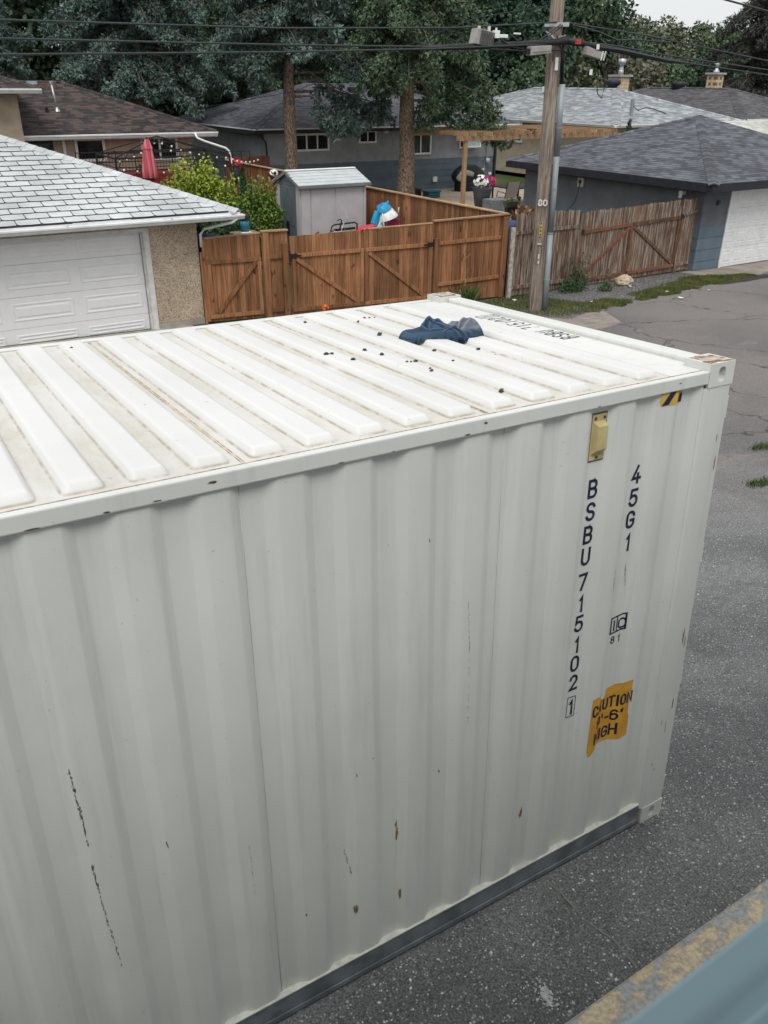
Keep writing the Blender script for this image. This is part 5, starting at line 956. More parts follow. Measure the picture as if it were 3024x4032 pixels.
MB().tube([(11.8, 12.95, 4.6), (11.95, 12.95, 4.3), (12.02, 12.95, 4.05), (11.97, 12.95, 3.8), (11.82, 12.95, 3.9), (11.75, 12.95, 4.15)], .012, 6).build('cable_tail', BLACK, s2, True); MB().box(11.50, 11.58, 12.94, 12.95, 4.27, 4.38).build('white_tag', WHITE, s2); MB().tube([(11.54, 12.95, 4.38), (11.56, 12.95, 4.6)], .008, 5).build('cable_tail', BLACK, s2)

# ------------------------------------------------------------------ things in the left yards
SHL = mat('mauve_grey_plastic', (.45, .42, .435), .55, .05, 3); SHD = mat('slate_plastic', (.115, .14, .165), .5, .08, 4); SHR = mat('pale_roof_plastic', (.46, .48, .49), .4, .08, 4); SHT = mat('grey_trim_plastic', (.16, .18, .18), .5)
sh = thing('garden_shed', 'grey plastic garden shed with slate doors and white ribbed roof', 'shed', (9.6, 22.2, -1.1))
sx0, sx1, sy0, sy1, sz = 8.46, 10.78, 21.38, 23.06, 1.28
MB().box(sx0+.03, sx1, sy0+.03, sy1, -1.1, sz).build('wall', SHL, sh, bev=.02)
for a, b in ((sx0+.38, 9.62), (9.70, sx1-.10)): MB().box(a, b, sy0+.012, sy0+.028, -1.0, sz-.08).build('wall_panel', SHL, sh, bev=.01)
for a, b in ((sx0+.04, sx0+.34), (sx1-.08, sx1)): MB().box(a, b, sy0, sy0+.028, -1.05, sz-.02).build('corner_panel', SHL, sh, bev=.012)
MB().box(sx0, sx0+.028, sy0+.02, sy0+.30, -1.05, sz-.03).build('corner_panel', SHL, sh, bev=.012); MB().box(sx0, sx0+.028, sy1-.28, sy1-.02, -1.05, sz-.03).build('corner_panel', SHL, sh, bev=.012)
for a, b in ((sy0+.31, 22.215), (22.225, sy1-.29)):
    d_ = MB().box(sx0-.005, sx0+.028, a, b, -1.0, sz-.06).build('door', SHD, sh, bev=.01); MB().box(sx0-.014, sx0-.006, a+.1, b-.1, .1, sz-.18).build('door_panel', SHD, d_, bev=.006); MB().box(sx0-.04, sx0-.015, 22.16 if a < 22 else 22.26, 22.20 if a < 22 else 22.30, -.15, .22).build('handle', BLACK, d_)
zr, ov = 1.64, .10; ym = (sy0+sy1)/2
MB().prism([(sx0-.01, sy0+.02, sz-.02), (sx0-.01, sy1-.02, sz-.02), (sx0-.01, ym, zr-.06)], (.03, 0, 0)).build('gable', SHD, sh)
gb = MB(); 
for k in range(4): gb.box(sx0-.022, sx0-.011, ym-.13, ym+.13, 1.40+.03*k, 1.418+.03*k)
gb.build('gable_vent', SHT, sh, kind='stuff')
for s in (-1, 1):
    e0 = ym+s*(ym-sy0+ov)
    MB().bar((sx0-.05, e0, sz-.02), (sx0-.05, ym, zr-.01), .07, .09).build('barge_board', SHT, sh)
    for k in range(5):
        f0, f1 = k/5, (k+1)/5; y0, y1 = e0+(ym-e0)*f0, e0+(ym-e0)*f1; z0, z1 = sz+.04+(zr-sz-.02)*f0, sz+.04+(zr-sz-.02)*f1
        MB().add([(sx0-.08, y0, z0+.014), (sx1+.10, y0, z0+.014), (sx1+.10, y1, z1), (sx0-.08, y1, z1), (sx0-.08, y0, z0-.03), (sx1+.10, y0, z0-.03), (sx1+.10, y1, z1-.03), (sx0-.08, y1, z1-.03)], [(0, 1, 2, 3), (4, 7, 6, 5), (0, 4, 5, 1), (1, 5, 6, 2), (3, 2, 6, 7), (0, 3, 7, 4)]).build('roof_panel', SHR, sh)
    MB().box(sx0-.08, sx1+.11, *sorted((e0, e0+s*.02)), sz-.04, sz+.045).build('eave_trim', SHT, sh)
MB().box(sx0-.06, sx1+.08, ym-.07, ym+.07, zr+.015, zr+.055).build('ridge_cap', WHITE, sh, bev=.015)
# stacked toys against the side fence
PINK, TURQ, WPL, REDP = mat('magenta_plastic', (.42, .03, .15), .4), mat('turquoise_plastic', (.015, .30, .55), .4), mat('white_plastic', (.72, .72, .72), .4), mat('red_toy_plastic', (.5, .04, .07), .4)
ty = thing('toy_slide', 'upturned turquoise white and pink plastic toy against the cedar fence', 'toy', (10.6, 20, -1.1))
def shell(pts_top, pts_bot, m, name, par, smooth=True): return MB().add(pts_top+pts_bot, [(i, (i+1) % len(pts_top), len(pts_top)+(i+1) % len(pts_top), len(pts_top)+i) for i in range(len(pts_top))]+[tuple(range(len(pts_top)))]).build(name, m, par, smooth)
el = lambda cx, cy, cz, rx, ry, tx=0, tz=0, n=14: [(cx+rx*math.cos(2*math.pi*k/n)+0, cy+ry*math.sin(2*math.pi*k/n), cz+tx*math.cos(2*math.pi*k/n)+tz*math.sin(2*math.pi*k/n)) for k in range(n)]
shell(el(10.56, 20.0, .80, .16, .12, .04), el(10.72, 20.0, .42, .34, .24, .10), WPL, 'bucket_seat', ty)
shell(el(10.50, 20.0, .83, .17, .13, .05), el(10.58, 19.98, .66, .24, .17, .08), TURQ, 'blue_rim', ty); MB().prism([(10.36, 19.9, .70), (10.40, 19.9, .86), (10.54, 19.9, .80), (10.68, 19.9, .94), (10.70, 19.9, .78), (10.56, 19.9, .68)], (0, .05, 0)).build('blue_crest', TURQ, ty, bev=.01)
MB().prism([(10.33, 19.95, .66), (10.18, 19.95, .30), (10.30, 19.95, .18), (10.46, 19.95, .56)], (0, .2, 0)).build('blue_arm', TURQ, ty, bev=.02); MB().prism([(10.30, 19.93, .18), (10.40, 19.93, -.3), (10.48, 19.93, -.3), (10.48, 19.93, .45), (10.42, 19.93, .40)], (0, .2, 0)).build('white_arm', WPL, ty, bev=.02)
hb = MB().prism([(10.78, 19.98, -.1), (11.10, 19.98, -.06), (11.16, 19.98, .20), (11.10, 19.98, .38), (10.86, 19.98, .36), (10.78, 19.98, .2)], (0, .26, 0)).build('pink_shell', PINK, ty, bev=.03); MB().prism([(10.86, 19.96, 0), (11.05, 19.96, .02), (11.08, 19.96, .2), (10.86, 19.96, .2)], (0, .015, 0)).build('opening', mat('dark_magenta', (.14, .01, .06), .5), hb)
MB().tube([(10.44, 19.88, .6), (10.50, 19.86, .1), (10.48, 19.86, -1.1)], .03, 8).tube([(11.14, 20.1, .42), (11.18, 20.1, .7)], .02, 8).build('frame_leg', STEEL, ty, True); MB().bar((10.6, 19.85, -.12), (11.3, 19.85, -.10), .1, .08).build('board', REDW, ty)
for i, (x, z, m) in enumerate(((10.06, .12, REDP), (10.16, .05, mat('green_plastic', (.06, .25, .05), .4)), (9.98, .02, BLACK), (10.24, .14, mat('teal_plastic', (.02, .16, .2), .4)))):
    tag(MB().lathe((x, 20.2, z-.1), [(.03, 0), (.09, .03), (.11, .10), (.09, .17), (.03, .2)], 12).build('toy_ball', m, None, True), ['red', 'green', 'black', 'dark teal'][i]+' toy part on the pile beside the grey shed', 'toy')
tag(MB().box(9.9, 10.4, 20.05, 20.35, -1.1, -.08).build('toy_crate', mat('dark_crate', (.05, .05, .06), .6)), 'dark crate under the pile of toys beside the shed', 'crate')
mw_ = thing('lawn_mower', 'lawn mower with black loop handle behind the cedar gate', 'lawn mower', (8.35, 19, -1.1)); HB = lambda L: L
MB().tube([(7.95, 18.6, .42), (7.98, 18.58, .56), (8.06, 18.57, .60), (8.7, 18.57, .62), (8.78, 18.58, .58), (8.8, 18.6, .44)], .022, 8).tube([(7.95, 18.6, .42), (8.0, 19.2, -.85)], .018, 6).tube([(8.8, 18.6, .44), (8.75, 19.2, -.85)], .018, 6).build('handle', BLACK, mw_, True)
MB().tube([(8.2, 18.55, .45), (8.28, 18.55, .70), (8.22, 18.55, .74), (8.14, 18.55, .70)], .018, 6).build('lever', BLACK, mw_, True); MB().bar((8.05, 18.56, .46), (8.7, 18.56, .47), .05, .06).build('crossbar', BLACK, mw_); MB().tube([(8.0, 18.5, .45), (8.2, 18.5, .36), (8.32, 18.5, .66), (8.36, 18.5, .38)], .008, 5).build('cable', SILV, mw_, True); MB().box(8.05, 8.7, 19.0, 19.7, -.95, -.7).build('deck', BLACK, mw_, bev=.04)
for x in (8.02, 8.73):
    for y in (19.1, 19.6): MB().lathe((x-.03, y, -.95), [(.1, 0), (.11, .02), (.11, .05), (.1, .06)], 14, 0).build('wheel', BLACK, mw_)
sv = thing('snow_shovel', 'shovel with grey shaft and red blade leaning by the shed', 'shovel', (8.95, 19, -1.1)); MB().tube([(8.6, 18.95, .86), (8.86, 18.9, .2), (9.0, 18.88, -.9)], .02, 8).build('shaft', GALV, sv, True); MB().prism([(8.85, 18.7, .36), (9.15, 18.7, .42), (9.5, 18.7, .46), (9.5, 18.72, .38), (9.1, 18.7, .3)], (0, .25, .02)).build('blade', REDP, sv, bev=.01)
for i, (x, z) in enumerate(((7.3, .44), (7.75, .45))): tag(MB().tube([(x, 18.3, z-1.4), (x, 18.3, z), (x+.12, 18.3, z+.05)], .03, 6).build('tool_handle', mat('old_handle', (.12, .09, .06), .8)), ['left', 'right'][i]+' dark tool end poking above the cedar gate by the shed', 'tool')
bk = thing('bucket', 'black and teal bucket on a stand beside the leafy shrub', 'bucket', (5.16, 18, .7)); MB().lathe((5.16, 18.0, .70), [(.095, 0), (.115, .30)], 16).build('body', mat('teal_label', (.02, .16, .23), .4), bk, True); MB().lathe((5.16, 18.0, .985), [(.122, 0), (.122, .045), (.105, .045), (.10, .0)], 16).lathe((5.16, 18, .69), [(.1, 0), (.104, .05)], 16).build('rim', BLACK, bk)
tag(MB().box(4.85, 5.5, 17.8, 18.3, .64, .69).box(4.9, 4.96, 17.85, 17.91, -1.05, .64).box(5.4, 5.46, 17.85, 17.91, -1.05, .64).box(4.9, 4.96, 18.2, 18.26, -1.05, .64).box(5.4, 5.46, 18.2, 18.26, -1.05, .64).build('plant_stand', OLDW), 'wooden stand under the teal bucket behind the narrow gate', 'stand'); tag(MB().box(5.02, 5.28, 17.82, 17.95, .692, .72).build('white_tray', WPL), 'small white tray on the stand below the bucket', 'tray')
rb_ = thing('recycling_bin', 'blue recycling bin squeezed between garage corner and narrow gate', 'bin', (3.75, 16.95, -1.05)); BLU = mat('blue_bin_plastic', (.01, .05, .26), .4); MB().box(3.47, 4.0, 16.75, 17.3, -1.0, .72).build('body', BLU, rb_, bev=.03); MB().box(3.44, 4.03, 16.71, 17.33, .725, .86).build('lid', BLU, rb_, bev=.03)
tag(MB().lathe((11.98, 15.75, -1.1), [(.26, 0), (.3, .1), (.3, 1.7), (.28, 1.88)], 18).build('rain_barrel', mat('blue_barrel', (.03, .07, .19), .5), None, True), 'blue barrel behind the corner where the two fences meet', 'barrel')
# deck, railing, umbrella, gazebo frame with string lights
dk = thing('deck', 'dark red deck with black iron railing in front of the tan house', 'deck', (6.5, 31, -1.1)); MB().box(4.2, 9.1, 30.3, 32, .86, 1.0).build('floor', mat('dark_red_stain', (.16, .018, .016), .7, .2), dk)
for k in range(4): MB().box(4.2, 9.1, 30.26, 30.295, .86-.46*(k+1)+.006, .86-.46*k).build('skirt_board', bpy.data.materials['dark_red_stain'], dk)
IRON = mat('black_iron', (.02, .018, .018), .5)
for x in np.arange(4.2, 9.15, .7): MB().bar((x, 30.3, 1.0), (x, 30.3, 1.82), .03, .03).build('railing_post', IRON, dk)
for z in (1.12, 1.78): MB().bar((4.2, 30.3, z), (9.1, 30.3, z), .03, .03).build('rail', IRON, dk)
sp_ = MB()
for x in np.arange(4.3, 9.1, .117): sp_.bar((x, 30.3, 1.13), (x, 30.3, 1.77), .012, .012)
sp_.build('baluster_row', IRON, dk, kind='stuff')
um = thing('patio_umbrella', 'closed faded red patio umbrella standing in the tan house yard', 'umbrella', (5.95, 27.6, -1.1)); NU = 48
def ump(z, r): return [(5.95+r*(1+.22*math.cos(8*2*math.pi*k/NU))*math.cos(2*math.pi*k/NU)+.02*(z-2.2), 27.6+r*(1+.22*math.cos(8*2*math.pi*k/NU))*math.sin(2*math.pi*k/NU), z) for k in range(NU)]
UMM = NT('faded_red_canvas'); w_ = UMM.n('ShaderNodeTexWave'); w_.inputs['Scale'].default_value = 1.9; w_.bands_direction = 'X'; UMM.l(UMM.vec((1, .8, .12)), w_.inputs['Vector']); UMM = UMM.done(UMM.mix(UMM.ramp(w_.outputs['Fac'], .5, .95), (.46, .075, .105), (.56, .20, .21)), .8)
def canopy(name, lv): V_ = [p for z, r in lv for p in ump(z, r)]; return MB().add(V_, [(i*NU+k, i*NU+(k+1) % NU, (i+1)*NU+(k+1) % NU, (i+1)*NU+k) for i in range(len(lv)-1) for k in range(NU)]).build(name, UMM, um, True)
canopy('canopy', [(1.12, .21), (1.14, .235), (1.4, .21), (1.8, .165), (2.10, .115)]); canopy('top_flap', [(2.04, .155), (2.12, .125), (2.26, .085), (2.34, .05)]); MB().tube([(5.95, 27.6, -1.1), (5.95, 27.6, 2.4)], .022, 8).build('pole', IRON, um); MB().lathe((5.95, 27.6, .95), [(.10, 0), (.13, .1), (.11, .18)], 10).build('tie_band', mat('dark_red_canvas', (.22, .02, .035), .8), um)
gz = thing('gazebo_frame', 'bare dark metal gazebo frame over the patio of the tan house', 'gazebo', (6.9, 29.2, -1.1)); GC = [(4.9, 27.9), (9.0, 27.9), (9.0, 30.2), (4.9, 30.2)]; PK = (6.75, 29.0, 2.34)
for i, (x, y) in enumerate(GC):
    q = GC[(i+1) % 4]; MB().bar((x, y, -1.1), (x, y, 1.74), .05, .05).build('post', IRON, gz); MB().bar((x, y, 1.74), (q[0], q[1], 1.74), .04, .05).build('eave_bar', IRON, gz); MB().bar((x, y, 1.76), PK, .03, .035).build('rafter', IRON, gz); MB().bar((x, y, 1.45), (q[0], q[1], 1.45), .02, .03).build('lower_bar', IRON, gz)
    MB().tube([(x, y, 1.3), (x+(PK[0]-x)*.12, y+(PK[1]-y)*.12, 1.62), (x+(PK[0]-x)*.3, y+(PK[1]-y)*.3, 1.84)], .014, 6).build('brace', IRON, gz)
for a in (.35, .7): MB().bar((4.9+(PK[0]-4.9)*a, 27.9+(PK[1]-27.9)*a, 1.74+.6*a), (9.0+(PK[0]-9.0)*a, 27.9+(PK[1]-27.9)*a, 1.74+.6*a), .02, .025).build('crossbar', IRON, gz)
sl_ = thing('string_lights', 'string of small white bulbs draped over the bare gazebo frame', 'string lights', (6.9, 27.8, 1.7)); BLB = mat('frosted_bulb', (.75, .73, .68), .2)
for (a, b, sg, nb) in (((4.9, 27.85, 1.72), (6.75, 28.9, 2.30), .14, 6), ((6.75, 28.9, 2.30), (9.0, 27.85, 1.72), .16, 8), ((4.9, 27.82, 1.5), (9.0, 27.82, 1.5), .18, 9), ((9.0, 27.85, 1.7), (10.9, 29.5, 1.5), .12, 7), ((6.75, 28.9, 2.3), (7.6, 27.9, 1.45), .02, 4)):
    P_ = [Vector(a).lerp(Vector(b), t/16)-Vector((0, 0, sg*4*(t/16)*(1-t/16))) for t in range(17)]; MB().tube(P_, .007, 5).build('wire', IRON, sl_)
    for k in range(nb):
        t = (k+.5)/nb*16; p = P_[int(t)].lerp(P_[min(16, int(t)+1)], t-int(t)); q = MB().lathe(tuple(p-Vector((0, 0, .12))), [(.012, 0), (.034, .02), (.034, .05), (.018, .075)], 8).build('bulb', BLB, sl_, True); MB().lathe(tuple(p-Vector((0, 0, .05))), [(.018, 0), (.018, .05)], 6).build('socket', BLACK, q)
tr = thing('trellis', 'dark iron trellis by the corner of the cedar side fence', 'trellis', (10, 30, -1.1))
for x in (9.3, 9.65, 10.0, 10.35, 10.7): MB().bar((x, 30, -1.1), (x, 30, 1.7), .025, .025).build('upright', IRON, tr)
for z in (.6, 1.15, 1.68): MB().bar((9.3, 30, z), (10.7, 30, z), .02, .03).build('crossbar', IRON, tr)
# ------------------------------------------------------------------ foliage helpers
def cards(C_, size, m, name, parent, asp=.5, droop=None, spread=1., kind=None, fold=True):
    """one folded leaf (two quads sharing a midrib folded into 4 verts) per centre"""
    C_ = np.asarray(C_, float); n = len(C_); d = rng.normal(size=(n, 3)); d[:, 2] += 0
    if droop is not None: d = d*spread+np.asarray(droop)
    d /= np.linalg.norm(d, axis=1)[:, None]; w = np.cross(d, rng.normal(size=(n, 3))); w /= np.linalg.norm(w, axis=1)[:, None]
    L = (size*rng.uniform(.6, 1.3, n))[:, None]; V_ = np.stack([C_, C_+d*L*.45+w*L*asp*.5, C_+d*L, C_+d*L*.45-w*L*asp*.5], 1)
    return fast(name, V_, np.arange(4*n).reshape(-1, 4), m, parent, kind=kind)
def spruce(label, x, y, zb, H, zc, Rm, tr_, m, seed, dens=1., name='spruce_tree', low=(), cut=99, wh=.42, th=.46):
    g = np.random.default_rng(seed); t = thing(name, label, 'tree', (x, y, zb)); lean = g.normal(size=2)*.008
    P_ = []; Rr = []
    for i in range(15): z = zb-.1+(H+.1)*i/14; P_.append((x+lean[0]*(z-zb)+.04*math.sin(z*1.3), y+lean[1]*(z-zb), z)); Rr.append(max(.03, tr_*(1-.92*(z-zb)/H))*(1.35 if i == 0 else 1+.05*math.sin(i*2.7)))
    MB().tube(P_, Rr, 14).build('trunk', BARK, t, True)
    lb = MB(); C_, D_ = [], []
    def clump(p, r_):
        e = g.normal(size=(11, 3)); e /= np.linalg.norm(e, axis=1)[:, None]; e[:, 2] -= .25
        C_.extend(p+e*r_*np.array([1, 1, 1.25])*.75); D_.extend(e+np.array([0, 0, -.55]))
    z = zc
    while z < zb+H-.3:
        for k in range(int(6*dens+g.random()*2)):
            a = g.uniform(0, 6.283); f = (zb+H-z)/(zb+H-zc); L = Rm*min(1, f)**.62*g.uniform(.62, 1.08); h = z+g.uniform(-.2, .2); dr = g.uniform(.28, .5)*L; ca, sa = math.cos(a), math.sin(a)
            pt = lambda s: np.array([x+ca*L*s, y+sa*L*s, h+.10*L*s-dr*s*s+.10*L*max(0, s-.7)])
            if h < cut: lb.tube([pt(s) for s in (0, .35, .7, 1)], [.05*(L/Rm), .035*(L/Rm), .02, .008], 5, False)
            fq = dens*(1 if h < 11.2 else .35)
            for s in np.arange(.10, 1.02, .40/L/fq):
                for _ in range(2 if s < .5 else 3):
                    sd = g.uniform(-1, 1)*.42*(1.1-.3*s); p = pt(min(s, 1))+np.array([-sa*sd, ca*sd, -abs(sd)*.35-g.uniform(0, .25)]); clump(p, g.uniform(.15, .25)*(.7+.3*min(1, f*2)))
        z += wh
    for (lx, ly, lz, lh, ln) in low:     # hanging low boughs
        for _ in range(ln):
            q = g.random(); p = np.array([lx+g.normal()*.34, ly+g.normal()*.3, lz-q*lh*.9+g.normal()*.12]); clump(p, g.uniform(.13, .23)*(1.1-.45*q))
        lb.tube([(x, y, lz+.5), ((x+lx)/2, (y+ly)/2, lz+.55), (lx, ly, lz)], [.06, .04, .015], 6, False)
    lb.build('limbs', BARK, t, kind='stuff'); C_, D_ = np.array(C_), np.array(D_); k = 5
    CC_ = np.repeat(C_, k, 0); DD = np.repeat(D_, k, 0); n = len(CC_); d = DD*.8+g.normal(size=(n, 3))*.55; d /= np.linalg.norm(d, axis=1)[:, None]; w = np.cross(d, g.normal(size=(n, 3))); w /= np.linalg.norm(w, axis=1)[:, None]
    L = (g.uniform(.10, .24, n)*th/.42)[:, None]; V_ = np.stack([CC_, CC_+d*L*.5+w*.034, CC_+d*L, CC_+d*L*.5-w*.034], 1); o = fast('crown', V_, np.arange(4*n).reshape(-1, 4), m, t); return t
NB = m_leaf('blue_spruce_needles', (.075, .115, .100), .28, (.160, .222, .195), .8); NG = m_leaf('green_spruce_needles', (.068, .108, .062), .28, (.135, .19, .112), .8); NR_ = m_leaf('brownish_spruce_needles', (.06, .06, .055), .4)
spruce('blue spruce with bare trunk rising between the tan and the grey house', 13.9, 33, -1.1, 19, 5.4, 3.7, .31, NB, 3, low=((15.7, 32.3, 3.9, 1.5, 34), (16.5, 32.0, 3.6, 1.7, 36), (17.6, 32, 3.9, 1.5, 30), (15.5, 31.8, 3.0, 1.1, 18), (18.0, 31.9, 3.2, 1.0, 16), (12.2, 32.5, 5.0, 1.2, 22)))
spruce('big green spruce with thick bare trunk in front of the grey house', 18.7, 31, -1.1, 18, 5.3, 3.8, .40, NG, 5, low=((20.4, 30.2, 4.2, 1.7, 34), (21.4, 30, 3.8, 1.9, 36), (22.4, 30, 3.6, 1.6, 28), (20.2, 30.5, 3.2, 1.0, 16), (22.9, 29.8, 2.9, 1.5, 18), (17.2, 30, 4.9, 1.3, 30), (16.4, 30, 4.9, 1.1, 22), (19.4, 30.2, 3.6, 1.4, 30)))
spruce('blue spruce behind the brown roof of the tan house', 10.5, 42, -1.1, 19, 4.2, 4.6, .42, NB, 8, low=((8.2, 41, 4.3, 1.4, 30), (12.8, 41.2, 4.2, 1.3, 25)))
spruce('blue spruce at the left edge behind the tan house', 3.2, 45, -1.1, 17, 3.6, 4.0, .35, NB, 9); spruce('slim dark spruce between two blue spruces behind the roofs', 17.2, 46, -1.1, 14, 4.2, 2.8, .28, NG, 10)
spruce('brownish spruce at the right edge behind the far roofs', 66.5, 49, -1.2, 18, 1.0, 5.2, .4, NR_, 12, dens=.8, wh=.6, th=.7)
def leafy(label, x, y, zb, top, r, m, seed, size=.30, nc=46, per=150, name='leafy_tree', trunk=.22, zc=.35):
    g = np.random.default_rng(seed); t = thing(name, label, 'tree', (x, y, zb)); H = top-zb; c0 = zb+H*(zc+1)/2; hh = H*(1-zc)/2
    MB().tube([(x, y, zb-.1), (x+.1, y, zb+H*.3), (x-.1, y+.1, zb+H*.7)], [trunk*1.2, trunk*.8, trunk*.3], 8).build('trunk', BARK, t, True); C_ = []
    for i in range(nc):
        d = g.normal(size=3); d /= np.linalg.norm(d); q = g.uniform(.35, 1.0)**.6; cr = g.uniform(.16, .30)*r+.25
        c = np.array([x+d[0]*q*(r-cr*.5), y+d[1]*q*(r-cr*.5), c0+d[2]*q*(hh-cr*.3)])
        e = g.normal(size=(per, 3)); e /= np.linalg.norm(e, axis=1)[:, None]; C_.append(c+e*(cr*g.uniform(.35, 1.05, per)**.6)[:, None]*np.array([1, 1, .8]))
    cards(np.concatenate(C_), size, m, 'crown', t, .62); return t
LD, LM, LY, LB = m_leaf('dark_leaves', (.038, .078, .048), .25, (.065, .11, .065)), m_leaf('mid_leaves', (.07, .112, .064), .25, (.105, .145, .085)), m_leaf('olive_leaves', (.11, .13, .08), .25, (.145, .165, .1)), m_leaf('brownish_leaves', (.135, .13, .09), .25)
TR = [('left edge of the picture behind the blue spruce', 5.9, 57, 13, 5, LM), ('left of the brown ridge', 10.5, 58, 14, 5, LD), ('the middle of the brown roof', 16.5, 60.7, 14, 5.2, LD), ('the right slope of the brown roof', 18.2, 55.5, 9.5, 4.4, LD), ('the gap between tan and grey house', 21.3, 58, 10.5, 4.6, LD), ('the left end of the grey roof', 25.5, 61, 13, 5, LD), ('the bare spruce trunks', 31, 63, 14, 5.4, LM), ('the grey roof ridge', 35, 61, 14, 5.4, LD), ('the thick spruce trunk', 40, 60, 14.5, 5.4, LM), ('the right of the green spruce', 44, 59.5, 13.5, 5, LD), ('the silver roof, left end', 48.5, 60, 14, 5.4, LD), ('the pole left side', 53, 62.5, 14.5, 5.2, LM), ('the utility pole top', 57.5, 63, 15, 5.4, LM), ('the chimney of the silver roof, tall', 60.5, 63.5, 14.6, 4.6, LD), ('the chimney with the metal flue', 66, 67, 11.0, 4.4, LM), ('the gap left of the skyline clearing', 74, 72, 9.6, 5, LM), ('the clearing, twin topped', 79.5, 72.5, 11.2, 5.2, LY), ('the cream brick chimney', 84.5, 73, 11.4, 5, LY), ('the dark roof ridge', 88, 71, 10.6, 5.2, LM), ('the far right roofs', 91.5, 69, 10.8, 5, LM), ('the right edge spruce', 96, 68, 12.5, 6, LD), ('the silver roof as a brownish low crown', 62, 58.5, 6.8, 3.6, LB), ('the dark roof as a low round crown', 69, 62, 6.6, 4.2, LM), ('the pole as a low pale crown', 54, 58.2, 6.4, 3.6, LY), ('the dark roof, right half', 77, 61.5, 6.4, 4.4, LD), ('the grey house as a low hedge tree', 27, 53, 5.2, 4, LD), ('the brown roof edge as a low dark tree', 15.5, 50.5, 5.6, 3.6, LD), ('the silver ridge as a broad low crown', 47.5, 57, 7.2, 4.4, LM), ('the grey ridge beside the thick bare trunk', 37.5, 56, 9.5, 4.4, LD)]
for i, (w, x, y, top, r, m) in enumerate(TR): leafy('broadleaf tree behind '+w, x, y, -1.3, top, r, m, 100+i, .42 if x > 60 else .38, 60, 210, zc=.12 if top < 8 else .22)['group'] = 'broadleaf trees behind the houses'
# small thuja behind the grey garage roof
th_ = thing('thuja', 'small pointed green thuja peeking above the dark garage roof', 'shrub', (31, 29.5, -1.2)); g = rng; C_ = []
for cx, hz, rr_ in ((31.0, 2.45, .42), (31.5, 2.05, .36), (30.55, 1.95, .34)):
    for _ in range(900): z = g.uniform(-.8, hz); f = max(.05, (hz-z)/(hz+.8))**.7*rr_; a = g.uniform(0, 6.28); C_.append((cx+f*math.cos(a), 29.5+f*math.sin(a), z))
cards(C_, .16, m_leaf('thuja_leaves', (.035, .075, .03), .4), 'foliage', th_, .35, (0, 0, 1.6), .6); MB().tube([(31, 29.5, -1.3), (31, 29.5, 1.8)], [.06, .02], 6).build('stem', BARK, th_)
def shrub(label, blobs, m, size, n, shoots=0, cat='shrub', name='shrub', zb=-1.1, asp=.6, m2=None):
    x, y = blobs[0][0], blobs[0][1]; t = thing(name, label, cat, (x, y, zb)); C_ = []; st = MB()
    for (bx, by, bz, rx, ry, rz) in blobs:
        for _ in range(n):
            d = rng.normal(size=3); d /= np.linalg.norm(d); q = rng.uniform(.55, 1.05)*(1+.16*math.sin(d[0]*6+bx)+.12*math.sin(d[1]*9)+.1*math.sin(d[2]*7)); C_.append((bx+d[0]*rx*q, by+d[1]*ry*q, bz+d[2]*rz*q))
    for _ in range(shoots):
        bx, by, bz, rx, ry, rz = blobs[rng.integers(len(blobs))]; a = rng.uniform(0, 6.28); q = rng.uniform(0, .9); p = np.array([bx+rx*q*math.cos(a), by+ry*q*math.sin(a), bz+rz*.8*math.sqrt(1-q*q)]); dv = np.array([math.cos(a)*.35*q, math.sin(a)*.35*q, 1]); L = rng.uniform(.25, .62)
        st.tube([p, p+dv*L], .006, 4, False)
        for s in np.arange(0, L, .045): C_.append(p+dv*s+rng.normal(size=3)*.035)
    st.tube([(x, y, zb-.1), (x, y, blobs[0][2])], .03, 6); st.build('stems', BARK, t, kind='stuff'); cards(C_, size, m, 'foliage', t, asp, (0, 0, .25), 1.); return t
YG = m_leaf('yellow_green_leaves', (.21, .28, .035), .4, (.34, .40, .055), .6); DG = m_leaf('dark_shrub_leaves', (.03, .075, .028), .45); MG = m_leaf('bright_shrub_leaves', (.10, .17, .03), .45, (.2, .26, .04), .6)
shrub('big yellow green shrub in front of the red deck', [(6.7, 24.6, .4, 1.25, .9, 1.0), (5.9, 24.6, .6, .7, .6, .8), (7.4, 24.6, .1, .9, .7, .9), (6.6, 24.6, 1.05, .5, .5, .6)], YG, .12, 2600, 85)
shrub('dark green bush behind the garage gutter and downspout', [(4.9, 19.6, .3, .95, .7, .85), (4.2, 19.4, .2, .6, .6, .8), (5.7, 19.8, .1, .7, .6, .75)], DG, .11, 1900, 10); shrub('bright green leafy shrub beside the grey plastic shed', [(7.5, 22.3, .3, .58, .5, .85), (7.25, 22.2, -.1, .62, .5, .7), (7.75, 22.2, .2, .45, .45, .9), (7.3, 22.3, .75, .36, .36, .42)], MG, .105, 2300, 36)
th2 = thing('thuja', 'narrow dark conifer sprig rising behind the shrub by the shed', 'shrub', (8.0, 23.9, -1.1)); C_ = []
for _ in range(900): z = g.uniform(-.9, 1.45); f = max(.03, (1.5-z)/2.4)**.8*.34; a = g.uniform(0, 6.28); C_.append((7.75+f*math.cos(a), 23.9+f*math.sin(a), z))
cards(C_, .13, DG, 'foliage', th2, .35, (0, 0, 1.4), .6); MB().tube([(7.75, 23.9, -1.2), (7.75, 23.9, 1.0)], [.05, .015], 6).build('stem', BARK, th2)
RDF, WHF, MGF, ORF = mat('red_petals', (.50, .02, .05), .7, isl=.3), mat('white_petals', (.75, .75, .72), .7, isl=.15), mat('magenta_petals', (.50, .015, .13), .7, isl=.35), mat('orange_petals', (.65, .14, .02), .7, isl=.3)
